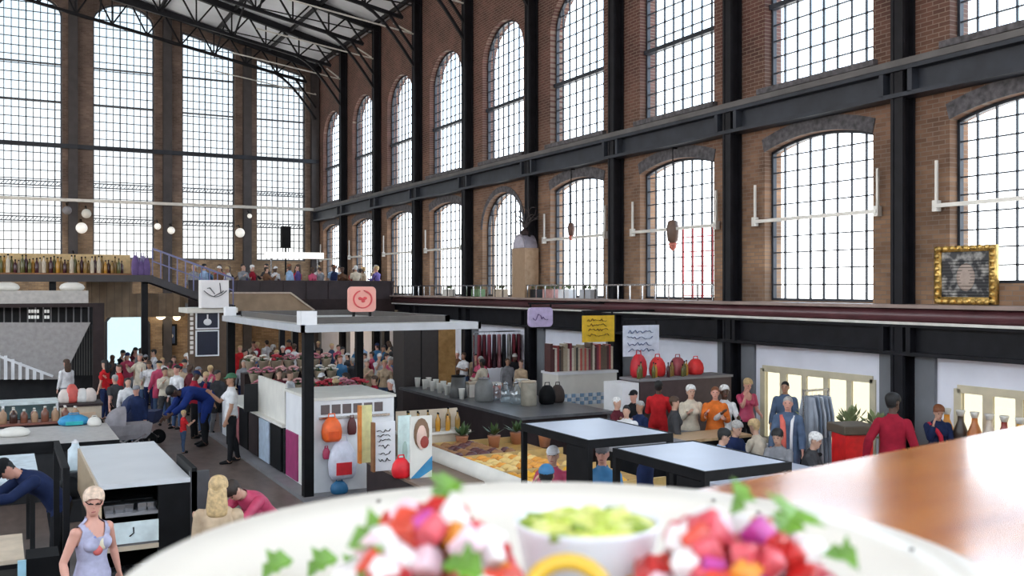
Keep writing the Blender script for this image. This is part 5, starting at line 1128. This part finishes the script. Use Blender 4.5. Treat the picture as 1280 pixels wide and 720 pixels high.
p = at_head(691, 567, 1.6); person(p, R(-40), 'person in white cap and pink top among the yellow fruit, far side of booth', pose='one', fem=True, top='pink', tk='tee', legs='grey', hair='brown', hs='cap', hat='white', skin='fair', sc=.95, **FC)
p = at_head(1116, 497, 2.0); person(p, face_cam(p, 175), 'broad man in dark red sweater seen from behind beside the red stand', pose='hips', top='crimson', tk='long', legs='black', hair='black', hs='full', skin='dark', face=True, vox=.011, sc=1.15)
p = at_head(1172, 513, 1.6); person(p, face_cam(p, 20), 'woman in navy coat and auburn hair by the white lining panel', pose='phone', fem=True, top='navy', tk='coat', legs='black', hair='auburn', hs='full', skin='fair', sc=.95, **FC)
sc_ = tag(MB().tube([(-.16, 0, .02), (-.06, -.12, -.1), (0, -.15, -.2), (.03, -.15, -.42)], [.05, .06, .06, .05], 10, sq=.6).build('scarf', cm('red wool scarf', (.6, .02, .05), .9), [o for o in COL.objects if o.name.startswith('person')][-1], True, loc=(0, 0, 1.44)))
p = at_head(985, 498, 1.78); mj = person(p, R(-50), 'man in slate blue jacket with red and white scarf by the coat rail', pose='relax', top='slate blue', tk='coat', legs='navy', hair='grey', hs='crop', skin='rosy', face=True, vox=.011, sc=1.02)
MB().tube([(-.09, -.05, .04), (-.07, -.15, -.08), (-.06, -.165, -.3), (-.06, -.165, -.62)], [.045, .045, .05, .05], 10, sq=.5).build('scarf', cm('red white scarf', (.75, .16, .12), .9), mj, True, loc=(0, 0, 1.42))
MB().tube([(.09, -.05, .04), (.08, -.15, -.08), (.07, -.165, -.3), (.07, -.165, -.55)], [.03, .025, .025, .025], 10, sq=.5).build('jacket_lapel', WHITE, mj, True, loc=(0, 0, 1.42))
p = onx(935, 475, 13.5); d0 = at_head(933, 477, 1.72); person(d0, face_cam(d0, 30), 'woman with blond hair and pink top standing close to the dark column', pose='phone', fem=True, top='pink', tk='tee', legs='black', hair='blond', hs='full', skin='rosy', **FC)
d1 = at_head(948, 480, 1.72); d1 += Vector((.45, -.3, 0)); person(d1, face_cam(d1, -10), 'man in navy suit jacket beside the blond woman at the column', pose='relax', top='slate blue', tk='coat', legs='navy', hair='black', hs='crop', skin='tan', **FC)
p = at_head(823, 484, 1.66); person(p, face_cam(p, 170), 'person in bright red coat seen from behind at the high dark counter', pose='talk', fem=True, top='red', tk='coat', legs='black', hair='black', hs='short', skin='dark', **FC)
p = at_head(863, 500, 1.5); person(p, face_cam(p, 20), 'person with big white hair and cream cardigan at the wood counter', pose='talk', fem=True, top='cream', tk='long', legs='grey', hair='white', hs='full', skin='fair', **FC)
p = at_head(894, 501, 1.5); person(p, face_cam(p), 'person in orange top facing us behind the wood counter', pose='talk', top='orange', tk='long', legs='black', hair='auburn', hs='crop', skin='rosy', **FC)
p = at_head(905, 499, 1.52); person(p, face_cam(p, 20), 'person with white hair and white top at the right end of the wood counter', pose='talk', fem=True, top='white', tk='long', legs='denim', hair='white', hs='full', skin='dark', **FC)
for x, y, t_, h_, l, rz in ((913, 530, 'navy', 'grey', 'grey haired person in navy seated by the honey wood counter', 10), (951, 530, 'cream', 'blond', 'person with blond hair and cream top seated at a cafe table', 190), (894, 541, 'pale blue', 'black', 'person in pale blue seated left of the cafe tables', 60), (975, 540, 'grey', 'black', 'person in grey seated beside the middle cafe table', -60), (1008, 545, 'charcoal', 'white', 'white haired person in charcoal seated under the grey coats', 30)):
    p = onz(x, y, 1.32); p.z = 0; s_ = thing('stool', 'round black stool under the ' + l.replace('seated ', '')[:60].rsplit(' ', 1)[0] if False else 'round black stool carrying the ' + ' '.join(l.split()[:6]), 'stool', p)
    MB().lathe([(.18, .40), (.19, .41), (.19, .43), (.17, .445)], n=20).build('seat', BLACK, s_); MB().bar((0, 0, 0), (0, 0, .4), .05).lathe([(.17, 0), (.17, .02), (.04, .04)], n=18).build('base', CHROME, s_)
    pp = person(p, R(rz), l, pose='sit', fem=t_ != 'navy', top=t_, tk='long', legs='black', hair=h_, hs='full', skin='fair', **FC)
# ---- crowds: individuals placed on the floor, each labelled by clothes, hair and place
POOL = ['black', 'navy', 'white', 'charcoal', 'cream', 'maroon', 'pink', 'grey', 'red', 'white', 'black', 'beige', 'pale blue', 'crimson', 'brown', 'blue', 'purple', 'denim']
def crowd(zone, spots, short, group, h=1.7, sc=.9, z0=0., vox=.022, seed=1, poses=('stand', 'relax', 'talk', 'one', 'walk', 'phone')):
    r = random.Random(seed); spots = sorted(spots, key=lambda s: s[0])
    for i, s in enumerate(spots):
        x, y = s[0], s[1]; top = s[2] if len(s) > 2 else r.choice(POOL); hair = r.choice(['black', 'black', 'dark brown', 'brown', 'brown', 'blond', 'grey', 'white', 'auburn'])
        p = at_head(x, y, h*sc, z0) if not isinstance(y, Vector) else y
        while 5.8 < p.x < 8.3 and 29.4 < p.y < 31.8 and z0 == 0: p = p - Vector((p.x, p.y, 0)).normalized() * .3
        for tr in range(12):
            if all((q - p).length > .52 for q in PPOS) or isinstance(y, Vector): break
            p = p + Vector((p.x, p.y, 0)).normalized() * .22
            if 5.8 < p.x < 8.3 and 29.4 < p.y < 31.8 and z0 == 0: p = p * (32.0 / p.y)
        fem = r.random() < .5; hs = r.choice(['short', 'full', 'long'] if fem else ['short', 'crop', 'short', 'cap']); ht = r.choice(['black', 'white', 'navy', 'red', 'grey'])
        lab = '%s top, %s, %s from left %s' % (top, (ht + ' cap') if hs == 'cap' else hair + ' hair', ORD[i], short)
        person(p, face_cam(p, r.uniform(-180, 180)) if r.random() < .6 else face_cam(p, r.uniform(-50, 50)), 'person in ' + lab, group, pose=r.choice(poses), fem=fem, top=top, tk=r.choice(['long', 'coat', 'tee', 'long']), legs=r.choice(['black', 'navy', 'denim', 'charcoal', 'grey']), hair=hair, hs=hs, skin=r.choice(['fair', 'fair', 'rosy', 'tan', 'dark']), vox=vox, sc=sc*r.uniform(.95, 1.05), hat=ht)
crowd('aisle', [(131, 456, 'red'), (149, 457, 'red'), (139, 445, 'charcoal'), (152, 438, 'black'), (160, 444, 'pink'), (168, 436, 'maroon'), (175, 448, 'cream'), (182, 446, 'navy'), (193, 442, 'white'), (187, 452, 'white'), (199, 455, 'pink'), (206, 461, 'cream'), (213, 451, 'beige'), (221, 463, 'white'), (231, 453, 'grey'), (239, 457, 'maroon'), (248, 460, 'cream'), (256, 466, 'navy'), (263, 461, 'pink'), (272, 468, 'charcoal'), (176, 439, 'grey'), (203, 447, 'white'), (217, 446, 'pink'), (226, 455, 'beige'), (236, 447, 'white'), (243, 470, 'crimson'), (145, 470, 'charcoal'), (160, 474, 'white'), (172, 480, 'navy'), (83, 455, 'white')], 'in the aisle crowd', 'crowd in the left aisle', seed=4)
r0 = random.Random(11)
def spread_spots(n, x0, x1, y0, y1, r, gap=7):
    out = []; tries = 0
    while len(out) < n and tries < 4000:
        tries += 1; x, y = r.uniform(x0, x1), r.uniform(y0, y1)
        if all(abs(x - a) > gap or abs(y - b) > gap*.9 for a, b in out): out.append((x, y))
    return out
ks = [s for s in spread_spots(70, 300, 515, 427, 464, r0, 5.5) if not (-1 < at_head(s[0], s[1], 1.53).x - 7.2 < 1.6 and 25.2 < at_head(s[0], s[1], 1.53).y < 27.5) and (lambda q: (q.y > 27.6 or q.x > 8.8) and not (8 < q.x < 11.5 and 22.5 < q.y < 25.2))(at_head(s[0], s[1], 1.53))]
crowd('kiosk', ks, 'behind the canopy kiosk', 'crowd behind the canopy kiosk', seed=5)
ks = [s for s in spread_spots(50, 470, 662, 436, 472, r0, 6) if (lambda q: q.y > 24.3 and q.x < 14.2 and not (9 < q.x < 12 and q.y < 25.2))(at_head(s[0], s[1], 1.53))]
crowd('bar', ks, 'beyond the bar counter', 'crowd beyond the bar counter', seed=6)
gs = []
for k in range(34):
    X = 6.6 + (14.3 - 6.6)*k/33; Y = 38.5 + [0, .9, .4, 1.5][k % 4]; q = Vector((X, Y, GZ)); d = SN*X + CS*Y; gs.append((640 + F*(CS*X - SN*Y)/d, q))
crowd('inside', [(402, 474, 'black'), (418, 478, 'charcoal'), (432, 470, 'white'), (468, 470, 'crimson'), (488, 476, 'black'), (349, 466, 'maroon'), (362, 470, 'white')], 'under the pale canopy', 'people under the pale canopy', seed=13)
crowd('gallery', gs, 'along the back gallery', 'people on the back gallery', sc=.93, seed=8)
crowd('table', [(770, 500, 'maroon'), (783, 508, 'white'), (792, 498, 'black'), (843, 505, 'charcoal'), (800, 512, 'navy')], 'between bar and wood counter', 'people between the bar and the wood counter', sc=.9, seed=9)
# ================================================================== FOREGROUND: TABLE, PLATE, FOOD
TZ = H - .115
struct(MB().prism([(-3, -3), (4, -3), (4, .9), (-3, .2)], 'z', 2.65, 2.8).build('floor_mezzanine', wood_mat('mezzanine boards', (.1, .07, .05), (.16, .11, .08), .5)))
trim(MB().box(-2.5, -2.3, -2, -1.8, 0, 2.65).box(3.2, 3.4, -2, -1.8, 0, 2.65), STEEL)
tb = thing('wooden_table', 'glossy varnished brown wooden table under the white plate', 'table', (0, 0, 0))
TW = mat('x', (0, 0, 0)); MATS.pop('x')
TW = wood_mat('varnished orange wood', (.52, .13, .015), (.80, .27, .04), .22, (2.2, 16, 1), 1.0, .7, 4)
for n_ in TW.node_tree.nodes:
    if n_.type == 'BSDF_PRINCIPLED': n_.inputs['Coat IOR'].default_value = 2.7; n_.inputs['Coat Roughness'].default_value = .13
pts = []
PC = (.017, .339)
e0 = (.428 + .312*1.6, .802 + .246*1.6); e1 = (.09, .535)
pts += [cam(*e0, 0), cam(*e1, 0)]
for k in range(9):
    a = R(78 + k*16); pts.append(cam(PC[0] + .135*math.cos(a), PC[1] + .135*math.sin(a), 0))
pts += [cam(-.5, -.1, 0), cam(-.5, -.5, 0), cam(1.3, -.5, 0)]
b = MB().prism([(p.x, p.y) for p in pts], 'z', TZ - .03, TZ); b.build('table_top', TW, tb)
for r_, f_ in ((.5, .45), (.9, -.3), (-.3, -.35), (.15, .1)): q = cam(r_, f_, 0); MB().box(q.x - .025, q.x + .025, q.y - .025, q.y + .025, 2.8, TZ - .03).build('leg', STEEL, tb)
PW = mat('white glazed china', (.76, .69, .605), .22, 0, .03, 14)
pc = cam(*PC, TZ)
pl = thing('dinner_plate', 'large white round plate of tacos on the wooden table', 'plate', pc)
MB().lathe([(.07, .0), (.10, .001), (.135, .008), (.149, .0135), (.151, .0155), (.149, .0165), (.135, .0115), (.10, .0055), (.02, .005)], n=96).build('plate_body', PW, pl, True)
b = MB()
for k in range(16):
    a, d = rnd.uniform(0, 6.28), rnd.uniform(.075, .142); z = .0065 if d < .1 else .0065 + (d - .1)*.2; b.ball((d*math.cos(a), d*math.sin(a), z), .0012, .0012, .0006, 6, 4)
b.build('pepper_specks', mat('ground pepper', (.12, .09, .07), .8), pl)
PZ = TZ + .0055
# ramekin of guacamole
rc = cam(.0245, .313, PZ)
rk = thing('ramekin', 'small white dip bowl of guacamole at the back of the plate', 'bowl', rc)
MB().lathe([(.0155, 0), (.0165, .001), (.021, .02), (.0235, .0325), (.0238, .034), (.0228, .034), (.0215, .031), (.017, .012), (.004, .010)], n=48).build('bowl_body', mat('white dip bowl', (.82, .80, .84), .2, 0, .02, 5), rk, True)
gm_ = mat('guacamole', (.66, .66, .16), .45, 0, .3, 260, bump=.3)
gd = tag(MB().lathe([(.003, .0105), (.0165, .0125), (.0214, .0308), (.0225, .0326), (.019, .0334), (.012, .0338), (.004, .034)], n=40).build('guacamole', gm_, None, True, loc=rc), 'yellow green guacamole filling the small white bowl', 'dip')
gk = [mat('avocado chunk dark', (.24, .33, .03), .4), mat('avocado chunk light', (.68, .68, .24), .4), mat('lime green chunk', (.48, .55, .08), .4)]
def dice(s, m, seed):
    r = random.Random(seed); b = MB(); k = .5*s
    b.add([(x*k*r.uniform(.75, 1.1), y*k*r.uniform(.75, 1.1), z*k*r.uniform(.75, 1.1)) for z in (-1, 1) for x, y in ((-1,-1),(1,-1),(1,1),(-1,1))], [(3,2,1,0),(4,5,6,7),(0,1,5,4),(1,2,6,5),(2,3,7,6),(3,0,4,7)])
    return b.mesh('dice', m, True, bevel=s*.16)
AM = [dice(.0055, m, i) for i, m in enumerate(gk)]
for k in range(34):
    a, d = rnd.uniform(0, 6.28), .0212*math.sqrt(rnd.random()); i = rnd.randrange(3); o = tag(link('avocado_chunk', AM[i], None, rc + Vector((d*math.cos(a), d*math.sin(a), .0343 - .0010*(d/.018)**2))), '%s green avocado chunk in the guacamole bowl' % ['dark', 'pale', 'lime'][i], 'avocado', '%s avocado chunks in the bowl' % ['dark', 'pale', 'lime'][i]); o.rotation_euler = (rnd.uniform(-.3, .3), rnd.uniform(-.3, .3), rnd.random()*3); o.scale = (1., 1., .5)
# tacos: folded tortilla + filling, heaps of diced salsa
TOM = [mat('tomato flesh a', (.50, .018, .015), .28, 0, .25, 160), mat('tomato flesh b', (.62, .06, .03), .28, 0, .25, 160), mat('tomato pink', (.62, .08, .10), .3, 0, .2, 160)]
ONI = [mat('white onion', (.82, .76, .74), .35, 0, .06, 200), mat('pale pink onion', (.78, .55, .60), .35, 0, .12, 200)]
PUR = mat('red onion purple', (.42, .04, .24), .35, 0, .3, 160); GRN = mat('cilantro leaf green', (.14, .29, .025), .45, 0, .3, 90); ORA = mat('orange pepper', (.72, .26, .03), .35, 0, .15, 120)
DT = [dice(.0088, TOM[0], 1), dice(.0088, TOM[1], 2), dice(.0088, TOM[2], 3)]; DO = [dice(.0095, ONI[0], 4), dice(.0092, ONI[1], 5)]; DP = [dice(.0072, PUR, 6)]; DA = [dice(.0075, ORA, 7)]
KIND = [('tomato_dice', DT, 'red tomato cube', 'tomato'), ('onion_dice', DO, 'white onion cube', 'onion'), ('red_onion_dice', DP, 'purple onion cube', 'onion'), ('pepper_dice', DA, 'orange pepper cube', 'pepper')]
def leaf_mesh(L=.02, w=.011):
    P = [(0, 0), (.25, .5), (.38, .32), (.5, .95), (.66, .55), (.82, .7), (1, 0)]; P = P + [(x, -y) for x, y in P[-2:0:-1]]; b = MB(); n = len(P)
    vs = [(x*L, y*w, .003*math.sin(x*3) + .0025*abs(y)) for x, y in P]; c = (L*.55, 0, .0015); b.add(vs + [c], [(i, (i+1) % n, n) for i in range(n)]); b.v += []
    return b.mesh('leaf', GRN, False)
LF = leaf_mesh(.012, .007); LFB = leaf_mesh(.016, .0105)
def taco(label, r0_, f0_, L, W_, hgt, ang, seed, where):
    c = cam(r0_, f0_, PZ); t = thing('taco', label, 'taco', c, -PSI + R(ang)); b = MB(); rows = []
    for i in range(13):
        u = -1 + 2*i/12; half = math.sqrt(max(.02, 1 - u*u)); row = []
        for j in range(13):
            a = -1 + 2*j/12; x = u*L; y = a*W_*half*1.02; z = .0015 + .020*half*abs(a)**1.7 + .0008*math.sin(7*u + 5*a); row.append((x, y, z))
        rows.append(row)
    vs = [p for r_ in rows for p in r_]; b.add(vs, [(i*13+j, i*13+j+1, (i+1)*13+j+1, (i+1)*13+j) for i in range(12) for j in range(12)])
    o = b.build('tortilla', mat('corn tortilla', (.66, .50, .26), .7, 0, .2, 120), t, True); m = o.modifiers.new('t', 'SOLIDIFY'); m.thickness = .0016
    b = MB(); b.ball((0, 0, .011), L*.86, W_*.72, hgt*.55, 20, 10); b.build('filling', mat('meat filling', (.25, .06, .03), .6, 0, .4, 120), t, True)
    r = random.Random(seed); M = Matrix.Translation(c) @ Matrix.Rotation(-PSI + R(ang), 4, 'Z'); N = 0
    for lay, n, sh in ((0, 62, .95), (1, 50, .86)):
        for k in range(n):
            u = r.uniform(-.95, .95); a = r.uniform(-.9, .9); h = 1 - .55*(u*u) - .5*a*a
            if h < .12: continue
            q = M @ Vector((u*L*.92*sh, a*W_*.75*sh, .008 + hgt*h*(.72 if lay == 0 else .98)))
            i = r.choices([0, 1, 2, 3], [5.4, 4.0, 1.3, .4])[0]; nm, ms, lb, ct = KIND[i]
            o = tag(link(nm, r.choice(ms), None, q), '%s in the salsa heap of the %s taco' % (lb, where), ct, '%ss on the %s taco' % (lb, where)); o.rotation_euler = (r.random()*3, r.random()*3, r.random()*3); s = r.uniform(.75, 1.15); o.scale = (s, s, s)
    return M
LTX = taco('left taco heaped with tomato and onion salsa, in front of the bowl', -.0237, .283, .0295, .030, .035, 0, 21, 'left')
RTX = taco('right taco heaped with tomato and onion salsa', .0655, .283, .035, .031, .033, 0, 22, 'right')
def leaf(M, x, y, z, rot, big, label): 
    o = tag(link('cilantro_leaf', LFB if big else LF, None, M @ Vector((x, y, z))), label, 'herb'); o.rotation_euler = rot; return o
leaf(LTX, -.024, -.006, .0345, (.5, -.1, -.2), True, 'largest dark green cilantro leaf lying on the left taco')
leaf(LTX, .0, .010, .043, (.4, -.5, .4), False, 'pale green cilantro leaf at the top of the left taco'); leaf(LTX, .004, -.016, .032, (.7, .2, -.5), False, 'small cilantro leaf low on the front of the left taco'); leaf(LTX, -.02, -.018, .026, (.7, 0, .5), False, 'cilantro leaf at the lower left of the left taco')
leaf(RTX, .000, .006, .041, (1.0, -1.0, .8), False, 'upright cilantro leaf on top of the right taco'); leaf(RTX, .012, -.006, .038, (.5, -.3, .5), True, 'broad cilantro leaf in the middle of the right taco'); leaf(RTX, .023, -.008, .033, (.6, .4, -.4), False, 'bright cilantro leaf at the right of the right taco'); leaf(RTX, -.014, -.014, .032, (.6, .2, .6), False, 'small cilantro leaf low on the right taco')
# pepper ring between the tacos, loose leaves at the left
o = tag(MB().tube([(.011*math.cos(2*math.pi*k/20), .011*math.sin(2*math.pi*k/20)*.9, .0) for k in range(21)], [.0024]*21, 8).build('pepper_ring', mat('yellow pepper skin', (.75, .45, .03), .3), None, True, loc=cam(.0155, .265, PZ + .024)), 'yellow pepper ring between the two tacos', 'pepper'); o.rotation_euler = (R(62), 0, -PSI)
wd = thing('lime_wedge', 'small lime wedge under the pepper ring between the tacos', 'lime', cam(.0155, .272, PZ), -PSI)
MB().prism([(.013*math.cos(math.pi*k/10), .017*math.sin(math.pi*k/10)) for k in range(11)], 'y', -.006, .006).build('flesh', mat('lime flesh', (.55, .62, .2), .4), wd); MB().tube([(.0135*math.cos(math.pi*k/10), 0, .0176*math.sin(math.pi*k/10)) for k in range(11)], [.0016]*11, 8, sq=4).build('rind', mat('lime rind', (.12, .3, .03), .4), wd, True)
for x, y, l in ((327, 716, 'loose cilantro leaf on the plate, leftmost'), (384, 713, 'loose cilantro leaf on the plate left of the left taco'), (425, 722, 'loose cilantro leaf touching the left taco')):
    p = onz(x, y, PZ + .006); o = tag(link('cilantro_leaf', LF, None, (p.x, p.y, PZ + .003)), l, 'herb'); o.rotation_euler = (.5, -.5, rnd.uniform(-1, 2)); o.scale = (1.1,)*3
# ================================================================== WORLD, LIGHT, CAMERA
w = bpy.data.worlds.new('sky'); bpy.context.scene.world = w; w.use_nodes = True
nt = w.node_tree; L = nt.links.new; bg = nt.nodes['Background']
tc = nt.nodes.new('ShaderNodeTexCoord'); sp = nt.nodes.new('ShaderNodeSeparateXYZ'); rp = nt.nodes.new('ShaderNodeValToRGB')
L(tc.outputs['Generated'], sp.inputs[0]); L(sp.outputs['Z'], rp.inputs[0]); L(rp.outputs[0], bg.inputs[0])
e = rp.color_ramp.elements
e[0].position = 0; e[0].color = (1.0, .95, .88, 1); e[1].position = .6; e[1].color = (.72, .86, 1, 1)
x = e.new(.12); x.color = (.92, .96, 1, 1); x = e.new(.25); x.color = (.72, .87, 1, 1)
bg.inputs[1].default_value = WORLD_STRENGTH
cd = bpy.data.cameras.new('camera'); co = bpy.data.objects.new('camera', cd); COL.objects.link(co)
cd.sensor_width = 36; cd.lens = 36 * F / 1280; cd.clip_start = .01; cd.clip_end = 400
co.location = (0, 0, H); co.rotation_euler = (R(90), 0, -PSI)
cd.dof.use_dof = True; cd.dof.focus_distance = 20; cd.dof.aperture_fstop = 13
sc = bpy.context.scene; sc.camera = co
sc.view_settings.view_transform = 'Standard'; sc.view_settings.exposure = 0.4
sc.cycles.max_bounces = 8; sc.cycles.transparent_max_bounces = 16; sc.cycles.sample_clamp_indirect = 6
